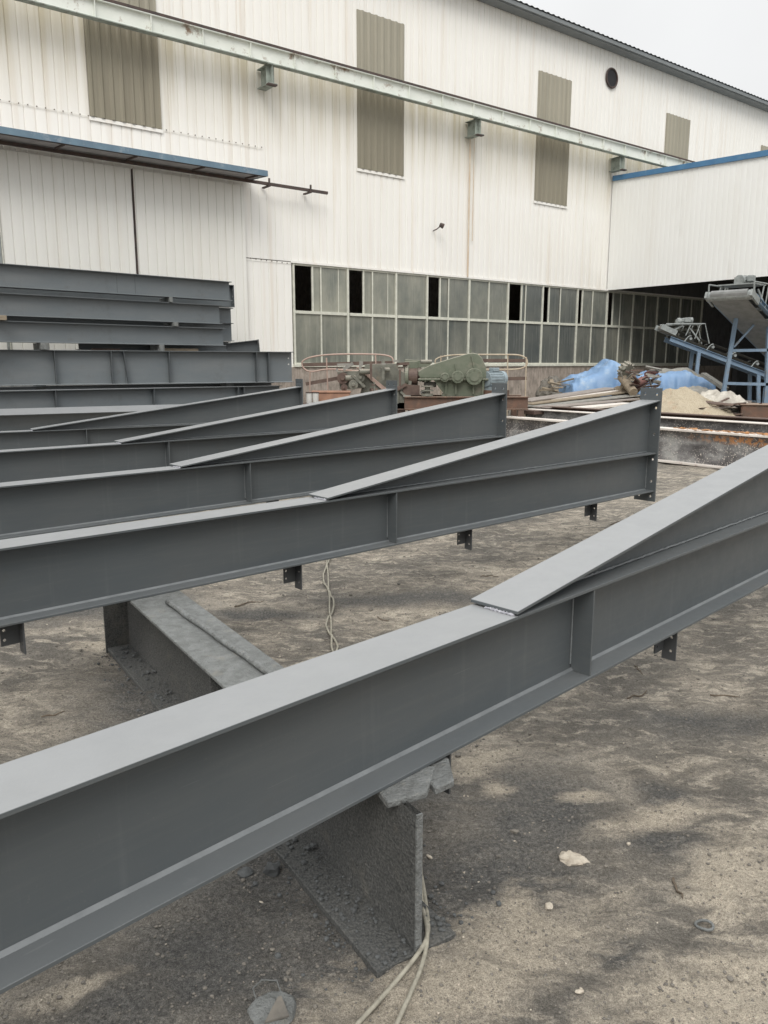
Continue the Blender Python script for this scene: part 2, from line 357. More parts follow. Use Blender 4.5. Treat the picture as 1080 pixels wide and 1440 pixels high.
# ------------------------------------------------------------------ mesh helpers
class MB:
    def __init__(s):
        s.v = []; s.f = []
    def add(s, vs, fs):
        o = len(s.v)
        s.v += [tuple(p) for p in vs]
        s.f += [tuple(i + o for i in f) for f in fs]
        return s
    def box(s, x0, x1, y0, y1, z0, z1, mtx=None):
        vs = [Vector(p) for p in ((x0, y0, z0), (x1, y0, z0), (x1, y1, z0), (x0, y1, z0), (x0, y0, z1), (x1, y0, z1), (x1, y1, z1), (x0, y1, z1))]
        if mtx: vs = [mtx @ p for p in vs]
        return s.add(vs, [(0, 3, 2, 1), (4, 5, 6, 7), (0, 1, 5, 4), (1, 2, 6, 5), (2, 3, 7, 6), (3, 0, 4, 7)])
    def prism(s, prof, a, b, axis='y', mtx=None):
        """closed 2-D profile extruded from a to b along axis; profile is in the other two axes"""
        n = len(prof); vs = []
        for t in (a, b):
            for p, q in prof:
                vs.append(Vector({'x': (t, p, q), 'y': (p, t, q), 'z': (p, q, t)}[axis]))
        if mtx: vs = [mtx @ p for p in vs]
        fs = [tuple(range(n)), tuple(range(2 * n - 1, n - 1, -1))]
        fs += [(i, i + n, (i + 1) % n + n, (i + 1) % n) for i in range(n)]
        return s.add(vs, fs)
    def cyl(s, a, b, r0, r1=None, n=16, caps=True):
        a = Vector(a); b = Vector(b); r1 = r0 if r1 is None else r1
        d = (b - a).normalized()
        u = d.orthogonal().normalized(); w = d.cross(u)
        vs = []
        for c, r in ((a, r0), (b, r1)):
            for i in range(n):
                t = 2 * math.pi * i / n
                vs.append(c + (u * math.cos(t) + w * math.sin(t)) * r)
        fs = [(i, (i + 1) % n, (i + 1) % n + n, i + n) for i in range(n)]
        if caps: fs += [tuple(range(n - 1, -1, -1)), tuple(range(n, 2 * n))]
        return s.add(vs, fs)
    def bar(s, a, b, w, h, up=(0, 0, 1)):
        a = Vector(a); b = Vector(b); d = b - a; L = d.length; d.normalize()
        up = Vector(up)
        y = up.cross(d)
        if y.length < 1e-4: y = Vector((0, 1, 0)).cross(d)
        y.normalize(); z = d.cross(y)
        m = Matrix.Translation(a) @ Matrix((d, y, z)).transposed().to_4x4()
        return s.box(0, L, -w / 2, w / 2, -h / 2, h / 2, m)
    def tube(s, pts, r, n=8, closed=False):
        pts = [Vector(p) for p in pts]; k = len(pts); vs = []; u = None
        for i, p in enumerate(pts):
            if closed: d = pts[(i + 1) % k] - pts[i - 1]
            else: d = pts[min(i + 1, k - 1)] - pts[max(i - 1, 0)]
            d.normalize()
            if u is None: u = d.orthogonal().normalized()
            u = (u - d * u.dot(d)).normalized(); w = d.cross(u)
            rr = r[i] if isinstance(r, (list, tuple)) else r
            for j in range(n):
                t = 2 * math.pi * j / n
                vs.append(p + (u * math.cos(t) + w * math.sin(t)) * rr)
        fs = []
        for i in range(k if closed else k - 1):
            a = i * n; c = ((i + 1) % k) * n
            fs += [(a + j, a + (j + 1) % n, c + (j + 1) % n, c + j) for j in range(n)]
        if not closed: fs += [tuple(range(n - 1, -1, -1)), tuple(range((k - 1) * n, k * n))]
        return s.add(vs, fs)
    def grid(s, fn, nu, nv):
        vs = [fn(i / nu, j / nv) for j in range(nv + 1) for i in range(nu + 1)]
        fs = [(j * (nu + 1) + i, j * (nu + 1) + i + 1, (j + 1) * (nu + 1) + i + 1, (j + 1) * (nu + 1) + i) for j in range(nv) for i in range(nu)]
        return s.add(vs, fs)
    def build(s, name, m, parent=None, smooth=False, bevel=0.0, seg=1, loc=None):
        me = bpy.data.meshes.new(name)
        me.from_pydata(s.v, [], s.f)
        me.validate()
        bm = bmesh.new(); bm.from_mesh(me)
        bmesh.ops.recalc_face_normals(bm, faces=bm.faces)
        if bevel:
            es = [e for e in bm.edges if len(e.link_faces) == 2 and e.calc_face_angle(0) > 0.6]
            bmesh.ops.bevel(bm, geom=es, offset=bevel, segments=seg, profile=0.7, affect='EDGES')
        bm.to_mesh(me); bm.free()
        if isinstance(m, (list, tuple)):
            for x in m: me.materials.append(x)
        else: me.materials.append(m)
        if smooth is True:
            for p in me.polygons: p.use_smooth = True
        elif smooth:
            me.shade_smooth() if hasattr(me, 'shade_smooth') else None
            try: me.set_sharp_from_angle(angle=smooth)
            except Exception: pass
        o = bpy.data.objects.new(name, me)
        col.objects.link(o)
        if parent: o.parent = parent
        if loc is not None: o.location = loc
        return o

def tag(o, label=None, cat=None, group=None, kind=None):
    if label: o['label'] = label
    if cat: o['category'] = cat
    if group: o['group'] = group
    if kind: o['kind'] = kind
    return o

def thing(name, label, cat, loc=(0, 0, 0), rz=0.0, group=None):
    o = bpy.data.objects.new(name, None)
    o.empty_display_size = 0.2
    col.objects.link(o)
    o.location = loc; o.rotation_euler = (0, 0, rz)
    return tag(o, label, cat, group)

def rock(name, m, loc, r, sq=(1, 1, 0.6), seed=0, sub=3, rough=0.35, parent=None, freq=1.6):
    bm = bmesh.new()
    bmesh.ops.create_icosphere(bm, subdivisions=sub, radius=1.0)
    for v in bm.verts:
        p = v.co.copy()
        k = 1 + rough * noise.fractal(p * freq + Vector((seed * 7.1, seed * 3.3, 0)), 1.0, 2.0, 4)
        v.co = Vector((p.x * sq[0], p.y * sq[1], p.z * sq[2])) * k * r
    me = bpy.data.meshes.new(name); bm.to_mesh(me); bm.free()
    me.materials.append(m)
    o = bpy.data.objects.new(name, me); col.objects.link(o)
    o.location = loc
    o.rotation_euler = (0, 0, seed * 1.3)
    if parent: o.parent = parent
    return o

# ------------------------------------------------------------------ ground
def gz(x, y):
    p = Vector((x, y, 0))
    h = 0.030 * noise.fractal(p * 0.9, 1.0, 2.0, 5)
    h += 0.020 * noise.fractal(p * 4.3 + Vector((9, 3, 0)), 0.9, 2.0, 4)
    h += 0.010 * noise.fractal(p * 13, 0.7, 2.0, 3)
    r = math.hypot(x, y)
    return h - 0.012 - 0.080 * max(0.0, min(1.0, (11.0 - r) / 4.0))

def ground():
    xs = []; x = -3.4
    while x < 4.2: xs.append(x); x += 0.022
    st = 0.03; a = xs[0]; left = []
    while a > -400:
        a -= st; st *= 1.13; left.append(a)
    st = 0.03; a = xs[-1]; right = []
    while a < 400:
        a += st; st *= 1.13; right.append(a)
    xs = left[::-1] + xs + right
    ys = []; y = 1.2; st = 0.018
    while y < 900:
        ys.append(y); y += st
        st = 0.018 if y < 3.2 else (0.03 if y < 8 else st * 1.1)
    ys = [-60, -20, -8, -3, -1, 0, 0.6, 0.9, 1.1] + ys
    nx, ny = len(xs), len(ys)
    vs = []
    for yy in ys:
        for xx in xs:
            r = math.hypot(xx, yy)
            vs.append((xx, yy, gz(xx, yy) * (1.0 if r < 30 else 0)))
    fs = [(j * nx + i, j * nx + i + 1, (j + 1) * nx + i + 1, (j + 1) * nx + i) for j in range(ny - 1) for i in range(nx - 1)]
    me = bpy.data.meshes.new('ground'); me.from_pydata(vs, [], fs)
    for p in me.polygons: p.use_smooth = True
    me.materials.append(M['ground'])
    o = bpy.data.objects.new('ground', me); col.objects.link(o)
    tag(o, 'sandy brown yard dirt with dark sooty patches and pale sand streaks', kind='structure')
ground()

# ------------------------------------------------------------------ tapered roof beams
BW = 0.20; TF = 0.012; TW = 0.008

def quadplate(mb, pts, t, y0, y1): pass

def flat_plate_with_holes(mb, x, y0, y1, z0, z1, t, holes, hr=0.013):
    """plate normal to local x with real round bolt holes (grid of cells round each hole)"""
    ys = sorted(set([y0, y1] + [h[0] + s * hr * 1.5 for h in holes for s in (-1, 1)]))
    zs = sorted(set([z0, z1] + [h[1] + s * hr * 1.5 for h in holes for s in (-1, 1)]))
    for i in range(len(ys) - 1):
        for j in range(len(zs) - 1):
            cy = (ys[i] + ys[i + 1]) / 2; cz = (zs[j] + zs[j + 1]) / 2
            hh = [h for h in holes if abs(h[0] - cy) < hr * 0.5 and abs(h[1] - cz) < hr * 0.5]
            if hh:
                n = 16; hy, hz = hh[0]; a = hr * 1.5
                outer = []; inner = []
                for k in range(n):
                    t_ = 2 * math.pi * k / n + math.pi / 4 * 0
                    c, s_ = math.cos(t_), math.sin(t_)
                    m_ = max(abs(c), abs(s_))
                    outer.append((hy + a * c / m_, hz + a * s_ / m_)); inner.append((hy + hr * c, hz + hr * s_))
                vs = []
                for xx in (x, x + t):
                    vs += [(xx, p, q) for p, q in outer] + [(xx, p, q) for p, q in inner]
                fs = []
                for k in range(n):
                    k2 = (k + 1) % n
                    fs.append((k, k2, n + k2, n + k)); fs.append((2 * n + k2, 2 * n + k, 3 * n + k, 3 * n + k2))
                    fs.append((n + k, n + k2, 3 * n + k2, 3 * n + k))
                mb.add(vs, fs)
            else:
                vs = [(xx, p, q) for xx in (x, x + t) for p, q in ((ys[i], zs[j]), (ys[i + 1], zs[j]), (ys[i + 1], zs[j + 1]), (ys[i], zs[j + 1]))]
                fs = [(0, 1, 2, 3), (7, 6, 5, 4)]
                if i == 0: fs.append((0, 3, 7, 4))
                if i == len(ys) - 2: fs.append((1, 5, 6, 2))
                if j == 0: fs.append((0, 4, 5, 1))
                if j == len(zs) - 2: fs.append((3, 2, 6, 7))
                mb.add(vs, fs)

def cleat(root, x, zb, side=1, h=0.175):
    """purlin cleat under the bottom flange: a drilled plate along the beam with an angle leg at its end"""
    t = MB()
    flat_plate_with_holes(t, 0.0, x - 0.088, x - 0.0005, zb - h * 0.74, zb - 0.0005, 0.008, [(x - 0.07, zb - 0.05), (x - 0.07, zb - 0.10)], 0.008)
    m = MB()
    m.add([(p[1], p[0], p[2]) for p in t.v], t.f)
    flat_plate_with_holes(m, x, -0.062, 0.008, zb - h, zb - 0.0005, 0.008, [(-0.035, zb - 0.06), (-0.035, zb - 0.13)], 0.008)
    return m.build('cleat', M['black_paint'], root)

def ibeam(root, x0, x1, zb, zt, w=BW, tf=TF, tw=TW, m=None, bev=0.0015, names=('bottom_flange', 'top_flange', 'web'), topend=None):
    m = m or M['paint']
    MB().box(x0, x1, -w / 2, w / 2, zb, zb + tf).build(names[0], m, root, bevel=bev)
    MB().box(x0, topend or x1, -w / 2, w / 2, zt - tf, zt).build(names[1], M['paint_dust_sheen'] if m is M['paint_pile'] else m, root, bevel=bev)
    wb = MB().box(x0 + 0.001, x1 - 0.001, -tw / 2, tw / 2, zb + tf, zt - tf)
    fl = 0.0065
    for s in (-1, 1):
        wb.prism([(s * tw / 2, zb + tf), (s * (tw / 2 + fl), zb + tf), (s * tw / 2, zb + tf + fl)], x0 + 0.002, x1 - 0.002, 'x')
        wb.prism([(s * tw / 2, zt - tf), (s * (tw / 2 + fl), zt - tf), (s * tw / 2, zt - tf - fl)], x0 + 0.002, x1 - 0.002, 'x')
    wb.build(names[2], m, root)

def stiff(root, x, zb, zt, w=BW, t=0.009, tf=TF, tw=TW, lean=0.0, side=(-1, 1)):
    for s in side:
        a, b = sorted((s * (tw / 2 + 0.001), s * (w / 2 - 0.004)))
        mb = MB()
        z0 = zb + tf; z1 = zt - tf; c = 0.022
        # corners next to the web are snipped
        yi, yo = (b, a) if s < 0 else (a, b)
        prof = [(yi, z0 + c), (yi + s * c, z0), (yo, z0), (yo, z1), (yi + s * c, z1), (yi, z1 - c)]
        vs = [(x + dx + (lean if q > (z0 + z1) / 2 else -lean) * 0.5, p, q) for dx in (0, t) for p, q in prof]
        n = 6
        fs = [tuple(range(n)), tuple(range(2 * n - 1, n - 1, -1))] + [(i, (i + 1) % n, (i + 1) % n + n, i + n) for i in range(n)]
        mb.add(vs, fs).build('stiffener', M['paint'], root, bevel=0.0008)
        # weld fillet where it meets the web
    wm = MB()
    zz = zb + tf + 0.03
    pts = [(x - 0.004, side[0] * (tw / 2 + 0.003), zz + i * 0.012 ) for i in range(int((zt - zb - 2 * tf - 0.06) / 0.012))]
    if len(pts) > 2:
        wm.tube(pts, [0.0035 + 0.0018 * random.random() for _ in pts], n=5)
        wm.build('weld_seam', M['fillet'], root)

ZB, ZT, ZH = 0.395, 0.78, 1.29
def haunch_beam(label, start, ang_deg, back, length, zh=ZH, cleats=(), stiffs=(0.43,), zsh=0.0, dlen=0.0):
    """start = near edge of top flange where the haunch begins; beam runs at ang_deg clockwise from +Y"""
    a = R(ang_deg); d = Vector((math.sin(a), math.cos(a), 0)); nrm = Vector((-d.y, d.x, 0))   # nrm points away from camera
    c = Vector((start[0], start[1], 0)) + nrm * (BW / 2)
    root = thing('tapered_steel_beam', label, 'steel beam', (c.x, c.y, 0), math.atan2(d.y, d.x), 'grey tapered beams laid out in a row')
    zb, zt = ZB + zsh, ZT + zsh
    L = length
    # main section
    MB().box(-back, L, -BW / 2, BW / 2, zb, zb + TF).build('bottom_flange', M['paint'], root, bevel=0.0015)
    tfm = MB().box(-back, 0.012, -BW / 2, BW / 2, zt - TF, zt).box(0.0125, L, -BW / 2, BW / 2, zt - TF, zt).build('top_flange', [M['paint_dust_sheen'], M['paint']], root, bevel=0.001)
    for p in tfm.data.polygons: p.material_index = 1 if p.center.x > 0.01 else 0  # shaded recess under the haunch painted in with the darker flange paint
    fl = 0.010
    wb = MB().box(-back + 0.001, L - 0.001, -TW / 2, TW / 2, zb + TF, zt - TF)
    for s in (-1, 1):
        wb.prism([(s * TW / 2, zb + TF), (s * (TW / 2 + fl), zb + TF), (s * TW / 2, zb + TF + fl)], -back + 0.002, L - 0.002, 'x')
        wb.prism([(s * TW / 2, zt - TF), (s * (TW / 2 + fl), zt - TF), (s * TW / 2, zt - TF - fl)], -back + 0.002, L - 0.002, 'x')
    wb.build('web', M['paint'], root)
    MB().prism([(-TW / 2 - 0.001, zb + TF + 0.0075), (-TW / 2 - 0.0075, zb + TF + 0.0005), (-TW / 2 - 0.0105, zb + TF + 0.0005), (-TW / 2 - 0.001, zb + TF + 0.0105)], -back + 0.003, L - 0.003, 'x').build('weld_fillet_glint', M['fillet'], root)  # strip whose pale colour paints the sky glint along the bottom weld
    # haunch: raked web + raked flange + weld along its foot
    sl = (zh - zt - 0.020) / L
    hw = MB().prism([(0.05, zt + 0.001), (L - 0.001, zt + 0.001), (L - 0.001, zh - TF), (0.05, zt + 0.016 + sl * 0.05 - TF + 0.003)], -TW / 2, TW / 2, 'y')
    hw.build('haunch_web', M['paint'], root)
    z0 = zt + 0.008
    hf = MB().prism([(0.0, z0), (L, zh - TF), (L, zh), (0.0, z0 + TF)], -BW / 2 - 0.004, BW / 2 + 0.004, 'y')
    hf.build('haunch_flange', M['paint_dust_sheen'], root, bevel=0.0012)
    wd = MB()
    pts = []; rs = []
    k = int(L / 0.02)
    for i in range(k):
        x = 0.06 + (L - 0.08) * i / k
        pts.append((x, -TW / 2 - 0.003 - 0.002 * random.random(), zt + 0.005 + 0.003 * random.random()))
        rs.append(0.004 + 0.003 * random.random())
    wd.tube(pts, rs, n=5)
    wd.build('weld_seam', M['fillet'], root)
    # tip weld: lumpy bead under the nose of the haunch flange
    wt = MB(); pts = []; rs = []
    for i in range(30):
        y = -BW / 2 + 0.012 + (BW * 0.62) * i / 29
        pts.append((-0.004 + 0.007 * random.random(), y, zt + 0.002 + 0.004 * random.random()))
        rs.append(0.003 + 0.007 * random.random() * (1 - i / 40))
    wt.tube(pts, rs, n=6)
    wt.build('tip_weld', M['weld'], root)
    for x in stiffs:
        stiff(root, x, zb, zt)
    for x in cleats:
        cleat(root, x, zb)
    # end plate with ears and bolt holes
    ep = MB()
    holes = []
    for zz in (zh + 0.055, zh - 0.075, zh - 0.33, zt - 0.055 - TF, zb + 0.10, zb - 0.05):
        for yy in (-0.062, 0.062): holes.append((yy, zz))
    flat_plate_with_holes(ep, L, -BW / 2 - 0.012, BW / 2 + 0.012, zb - 0.10, zh + 0.115, 0.018, holes, 0.0135)
    ep.build('end_plate', M['paint'], root)
    ew = MB()
    pts = [(L - 0.004, -TW / 2 - 0.004, zb + 0.03 + i * 0.014) for i in range(int((zt - zb - .06) / 0.014))]
    ew.tube(pts, [0.004 + 0.003 * random.random() for _ in pts], n=5)
    ew.build('weld_seam', M['fillet'], root)
    return root

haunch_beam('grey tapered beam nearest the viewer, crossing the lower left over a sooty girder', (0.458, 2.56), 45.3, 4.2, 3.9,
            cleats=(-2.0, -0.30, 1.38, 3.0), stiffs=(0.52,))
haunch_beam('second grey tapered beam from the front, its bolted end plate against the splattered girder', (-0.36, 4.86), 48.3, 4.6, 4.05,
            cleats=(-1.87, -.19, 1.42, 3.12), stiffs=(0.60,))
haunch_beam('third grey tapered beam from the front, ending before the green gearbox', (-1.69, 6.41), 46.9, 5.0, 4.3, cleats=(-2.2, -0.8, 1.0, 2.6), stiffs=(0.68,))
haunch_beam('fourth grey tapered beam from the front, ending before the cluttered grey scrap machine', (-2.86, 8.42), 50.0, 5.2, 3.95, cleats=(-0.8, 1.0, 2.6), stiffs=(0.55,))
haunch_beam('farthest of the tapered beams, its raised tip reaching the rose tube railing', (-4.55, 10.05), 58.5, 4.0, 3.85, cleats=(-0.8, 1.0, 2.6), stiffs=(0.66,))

# ---- beams stacked on the left behind them
def plain_beam(label, p0, p1, zb, zt, name='steel_beam', w=0.2, stiffs=(), leans=None, roll=0.0, plate=None, group='grey beams piled at the left', m=None, seam=None, plate_ext=0.0):
    p0 = Vector((p0[0], p0[1], 0)); p1 = Vector((p1[0], p1[1], 0)); d = (p1 - p0); L = d.length; d.normalize()
    root = thing(name, label, 'steel beam', (p0.x, p0.y, zb), math.atan2(d.y, d.x), group)
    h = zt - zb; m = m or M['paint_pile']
    ibeam(root, 0, L, 0, h, w=w, tf=0.014, m=m)
    for i, x in enumerate(stiffs):
        stiff(root, x, 0, h, w=w, tf=0.014, lean=(leans or {}).get(i, 0.0), side=(-1, 1))
    if plate:
        hl = [(yy, zz) for yy in (-w / 2 + 0.045, w / 2 - 0.045) for zz in (h * 0.2, h * 0.5, h * 0.8)]
        ep = MB()
        flat_plate_with_holes(ep, L, -w / 2, w / 2, -plate_ext, h + plate_ext, 0.016, hl, 0.016)
        ep.build('end_plate', M['paint'], root)
    if seam:
        sm = MB()
        for xx in seam:
            sm.box(xx, xx + 0.006, -TW / 2 - 0.002, -TW / 2, 0.02, h - 0.02)
        sm.build('weld_seam', M['paint'], root)
    if roll:
        root.rotation_euler = (roll, 0, root.rotation_euler.z)
    return root

def pl(u, y): return ((u - 540) / 1110 * y, y)
def seg(ua, ya, ub, yb, ext=3.0):
    a = Vector(pl(ua, ya)); b = Vector(pl(ub, yb)); d = (b - a).normalized()
    return tuple(a - d * ext), tuple(b), ext
def along(p0, p1, u):
    """distance from p0 where the line passes picture column u"""
    r = (u - 540) / 1110
    d = Vector(p1) - Vector(p0); L = d.length; d.normalize()
    t = (r * p0[1] - p0[0]) / (d.x - r * d.y)
    return t
# rolled beam with the pale flange
p0, p1, e = seg(0, 12.6, 395, 15.0)
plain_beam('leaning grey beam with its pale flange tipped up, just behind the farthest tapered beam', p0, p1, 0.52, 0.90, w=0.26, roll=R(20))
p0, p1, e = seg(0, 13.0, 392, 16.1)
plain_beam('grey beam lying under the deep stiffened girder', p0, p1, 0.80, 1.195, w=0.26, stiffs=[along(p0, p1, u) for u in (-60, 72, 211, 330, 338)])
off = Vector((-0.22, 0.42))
plain_beam('added grey beam that darkens the gap under the deep girder', tuple(Vector(p0) + off), tuple(Vector(p1) + off), 0.80, 1.25, w=0.2)  # extra beam placed to keep the gap below the girder dark
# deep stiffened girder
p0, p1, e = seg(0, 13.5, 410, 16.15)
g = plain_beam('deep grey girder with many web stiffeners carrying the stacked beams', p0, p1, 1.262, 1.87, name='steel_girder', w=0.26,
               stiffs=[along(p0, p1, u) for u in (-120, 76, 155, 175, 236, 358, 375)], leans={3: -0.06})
L7 = (Vector(p1) - Vector(p0)).length
for zz in (0.36, 0.48):
    MB().cyl((L7 - 0.07, -TW / 2 - 0.004, zz), (L7 - 0.07, TW / 2 + 0.003, zz), 0.015).build('bolt', M['pail'], g)
# three stacked beams in front and two behind
stack = [('topmost grey beam of the front stack, a square plate outline on its web', 2.885, 3.26, 326, True), ('middle grey beam of the front stack at the left', 2.42, 2.79, 311, False), ('lowest grey beam of the front stack, resting on timber packers', 1.99, 2.34, 315, False)]
SA = (0, 13.3); 
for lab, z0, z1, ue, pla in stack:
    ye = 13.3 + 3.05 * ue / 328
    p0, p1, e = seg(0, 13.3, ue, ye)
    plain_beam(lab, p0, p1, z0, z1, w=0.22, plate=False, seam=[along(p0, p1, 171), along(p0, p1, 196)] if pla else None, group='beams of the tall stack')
back_lab = ['grey beam at the top of the rear stack, showing its holed end plate', 'grey beam low in the rear stack, its end just past the front stack', 'added beam at the bottom of the rear stack, darkening the slit under the front stack']
for i, (z0, z1, ue) in enumerate(((2.80, 3.25, 328), (2.10, 2.78, 327), (1.885, 2.09, 322))):  # rear beams deepened and the lowest one added to darken the gaps
    off = Vector((-0.27, 0.40))
    a = Vector(pl(0, 13.3)) + off; b0 = Vector(pl(328, 16.35)) + off
    d = (b0 - a).normalized()
    t = along(tuple(a), tuple(b0), ue)
    e1 = a + d * t
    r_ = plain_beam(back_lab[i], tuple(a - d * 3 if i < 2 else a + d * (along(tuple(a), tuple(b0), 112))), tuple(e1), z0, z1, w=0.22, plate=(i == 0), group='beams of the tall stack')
    if i == 1:
        MB().box((e1 - a).length + 3 - 0.9, (e1 - a).length + 3, -0.1, 0.1, 0.36, 0.374).build('mid_flange', M['paint'], r_)
# a tapered tip showing behind, above the deep girder
off = Vector((-0.25, 0.9))
a = Vector(pl(250, 15.6)) + off; b0 = Vector(pl(366, 17.0))
d = (b0 - a).normalized()
r_ = thing('tapered_steel_beam', 'short raked beam end poking up behind the deep girder', 'steel beam', (a.x, a.y, 1.5), math.atan2(d.y, d.x), 'grey beams piled at the left')
Lx = (b0 - a).length
MB().prism([(0, 0.0), (Lx, 0.0), (Lx - 0.05, 0.62), (0, 0.42)], -0.004, 0.004, 'y').build('web', M['paint'], r_)
MB().prism([(0, 0.42), (Lx - 0.05, 0.62), (Lx - 0.05, 0.635), (0, 0.435)], -0.1, 0.1, 'y').build('top_flange', M['paint'], r_, bevel=0.001)
MB().box(0, Lx, -0.1, 0.1, -0.014, -0.001).build('bottom_flange', M['paint'], r_)
MB().prism([(Lx + 0.002, -0.02), (Lx + 0.018, -0.02), (Lx - 0.03, 0.64), (Lx - 0.046, 0.64)], -0.1, 0.1, 'y').build('end_plate', M['paint'], r_)

# timber packers between stacked beams
def packer(u, y, z0, z1, L=0.5, w=0.09, lab='', m='timber', rz=None):
    p = pl(u, y)
    t = MB().box(-w / 2, w / 2, -L / 2, L / 2, 0, z1 - z0 - 0.002)
    o = t.build('timber_block', M[m], None, bevel=0.004)
    o.location = (p[0], p[1], z0 + 0.001); o.rotation_euler = (0, 0, rz if rz is not None else R(38))
    return tag(o, lab, 'wood block', 'packers between the stacked beams')
def yy_(u): return 13.3 + 3.05 * u / 328
packer(3, yy_(3) , 2.341, 2.419, w=0.16, lab='light wood packer at the left edge between the lower two stacked beams')
packer(238, yy_(238), 2.791, 2.884, w=0.07, lab='dark packer between the top and middle stacked beams', m='dusty_steel')
packer(243, yy_(243), 2.341, 2.419, w=0.10, lab='small packer between the middle and lowest stacked beams', m='dusty_steel')
packer(222, yy_(222), 1.871, 1.989, w=0.10, lab='grey packer under the lowest stacked beam', m='dusty_steel')
packer(60, yy_(60), 1.871, 1.989, w=0.14, lab='grey packer left under the lowest stacked beam', m='dusty_steel')
packer(252, yy_(252), 1.872, 1.93, w=0.75, L=0.2, lab='pale plank lying on the deep girder')
packer(150, yy_(150), 1.872, 1.91, w=0.5, L=0.12, lab='brown plank lying on the deep girder', m='rail_brown')
packer(-70, yy_(-70), 1.871, 1.989, w=0.14, lab='grey packer under the lowest stacked beam near its hidden end', m='dusty_steel')
# trestles carrying the pile (hidden behind the tapered beams)
for i, u in enumerate((60, 330)):
    p = pl(u, 13.2 + 2.6 * u / 410)
    t = thing('steel_trestle', 'low steel trestle under the %s of the stacked girders' % ('left part' if i == 0 else 'right end'), 'trestle', (p[0], p[1], 0), R(35))
    MB().box(-0.12, 0.12, -0.9, 0.9, 0.42, 0.515).build('top_bar', M['dusty_steel'], t)
    for y in (-0.7, 0.7): MB().box(-0.1, 0.1, y - 0.05, y + 0.05, -0.02, 0.42).build('leg', M['dusty_steel'], t)
    MB().box(-0.08, 0.08, 0.1, 0.9, 0.516, 0.799).build('upper_block', M['dusty_steel'], t)
    MB().box(-0.08, 0.08, 0.25, 0.55, 1.196, 1.261).build('spacer_block', M['dusty_steel'], t)

# ------------------------------------------------------------------ support girders under the row
def support_girder(name, label, end, ang, L, H, w, top_from, stiffs, top_m='dusty_steel', z0=0.0):
    """end = near end of the centreline on the ground; runs at ang (radians) away from it"""
    root = thing(name, label, 'steel girder', (end[0], end[1], z0), ang)
    MB().box(0, L, -w / 2, w / 2, -0.012, 0.016).build('base_flange', M['sooty'], root, bevel=0.003)
    wv = MB(); nx_, nz_ = int(L / 0.0048), int((H - 0.03) / 0.0048)
    for s in (-1, 1):
        def fw(a, b, s=s):
            x = 0.005 + (L - 0.005) * a; z = 0.010 + (H - 0.022) * b
            p = Vector((x, z, s * 3.0))
            d = 0.0016 * noise.noise(p * 50) + 0.0028 * abs(noise.noise(p * 95)) + 0.003 * max(0, noise.noise(p * 9))
            if a in (0, 1) or b in (0, 1): d = 0
            return (x, s * (0.009 + d + 0.03 * max(0, 0.12 - b) ** 1.3), z)
        wv.grid(fw, nx_ if L < 4 else nx_ // 4, nz_ if L < 4 else nz_ // 3)
    MB().box(-0.002, 0.0045, -0.0105, 0.0105, 0.017, H - 0.012).build('web_edge_highlight', M['crust_light'], root)  # pale strip paints the highlight on the end of the web
    wv.build('web', M['sooty'], root)
    MB().box(top_from, L, -w / 2, w / 2, H - 0.016, H).build('top_flange', M[top_m], root, bevel=0.003)
    for x in stiffs:
        for s in (-1, 1):
            a, b = sorted((s * 0.0095, s * (w / 2 - 0.01)))
            MB().box(x, x + 0.01, a, b, 0.017, H - 0.017).build('stiffener', M['sooty'], root, bevel=0.001)
    return root
E0 = Vector((0.101, 2.0)); gd = Vector((-0.545, 0.838)).normalized(); gang = math.atan2(gd.y, gd.x)
sg = support_girder('support_girder', 'soot crusted girder on the dirt under the nearest two tapered beams', E0, gang, 3.06, 0.474, 0.285, 0.34, (1.30,), z0=-0.080)
MB().box(3.061, 3.075, -0.15, 0.15, -0.02, 0.472).build('end_plate', M['sooty'], sg, bevel=0.002)
gm = Matrix.Translation((E0.x, E0.y, 0)) @ Matrix.Rotation(gang, 4, 'Z')
# round bar lying along its top
a = gm @ Vector((0.85, -0.060, 0.409)); b = gm @ Vector((2.28, -0.005, 0.409))
pts = [a.lerp(b, t / 20) + Vector((0.003 * math.sin(t * 1.1), 0, 0)) for t in range(21)]
tag(MB().tube(pts, 0.015, 8).build('steel_rod', M['crust_light'], None, smooth=True), 'dusty round bar lying along the top of the sooty girder', 'metal rod')
# shims between girder and first beam
def slab(name, prof, z0, z1, m, label, cat, rz=0, loc=(0, 0)):
    mb = MB(); mb.prism(prof, 0, z1 - z0, 'z')
    o = mb.build(name, m, None, bevel=0.004)
    o.location = (loc[0], loc[1], z0); o.rotation_euler = (0, 0, rz)
    return tag(o, label, cat)
q1 = [at(u, v, 0.375) for u, v in ((528, 1114), (545, 1136), (600, 1121), (612, 1085), (550, 1080))]
c1 = q1[0]
slab('shim_plate', [(p.x - c1.x, p.y - c1.y) for p in q1], 0.370, 0.3935, M['crust_light'], 'long crusted shim plate between the nearest beam and the sooty girder', 'metal plate', loc=(c1.x, c1.y))
q2 = [at(u, v, 0.365) for u, v in ((586, 1086), (612, 1116), (638, 1104), (630, 1072), (600, 1066))]
c2 = q2[0]
o_ = slab('shim_plate', [(p.x - c2.x, p.y - c2.y) for p in q2], 0.360, 0.385, M['crust_light'], 'small crusted shim block at the corner of the nearest beam', 'metal plate', loc=(c2.x + 0.001, c2.y - 0.004))
# shorter upright pieces: second girder further back
E1 = E0 + gd * 4.3; 
support_girder('support_girder', 'farther support girder glimpsed in the gap behind the second beam', E1, gang, 8.0, 0.474, 0.2, 0.0, (0.02, 2.0, 4.0), 'sooty', z0=-0.080)
# packers lifting beams 3..5 a little
for i, (bx, by) in enumerate(((-2.5, 5.9), (-3.7, 8.0), (-5.0, 10.1))):
    pass

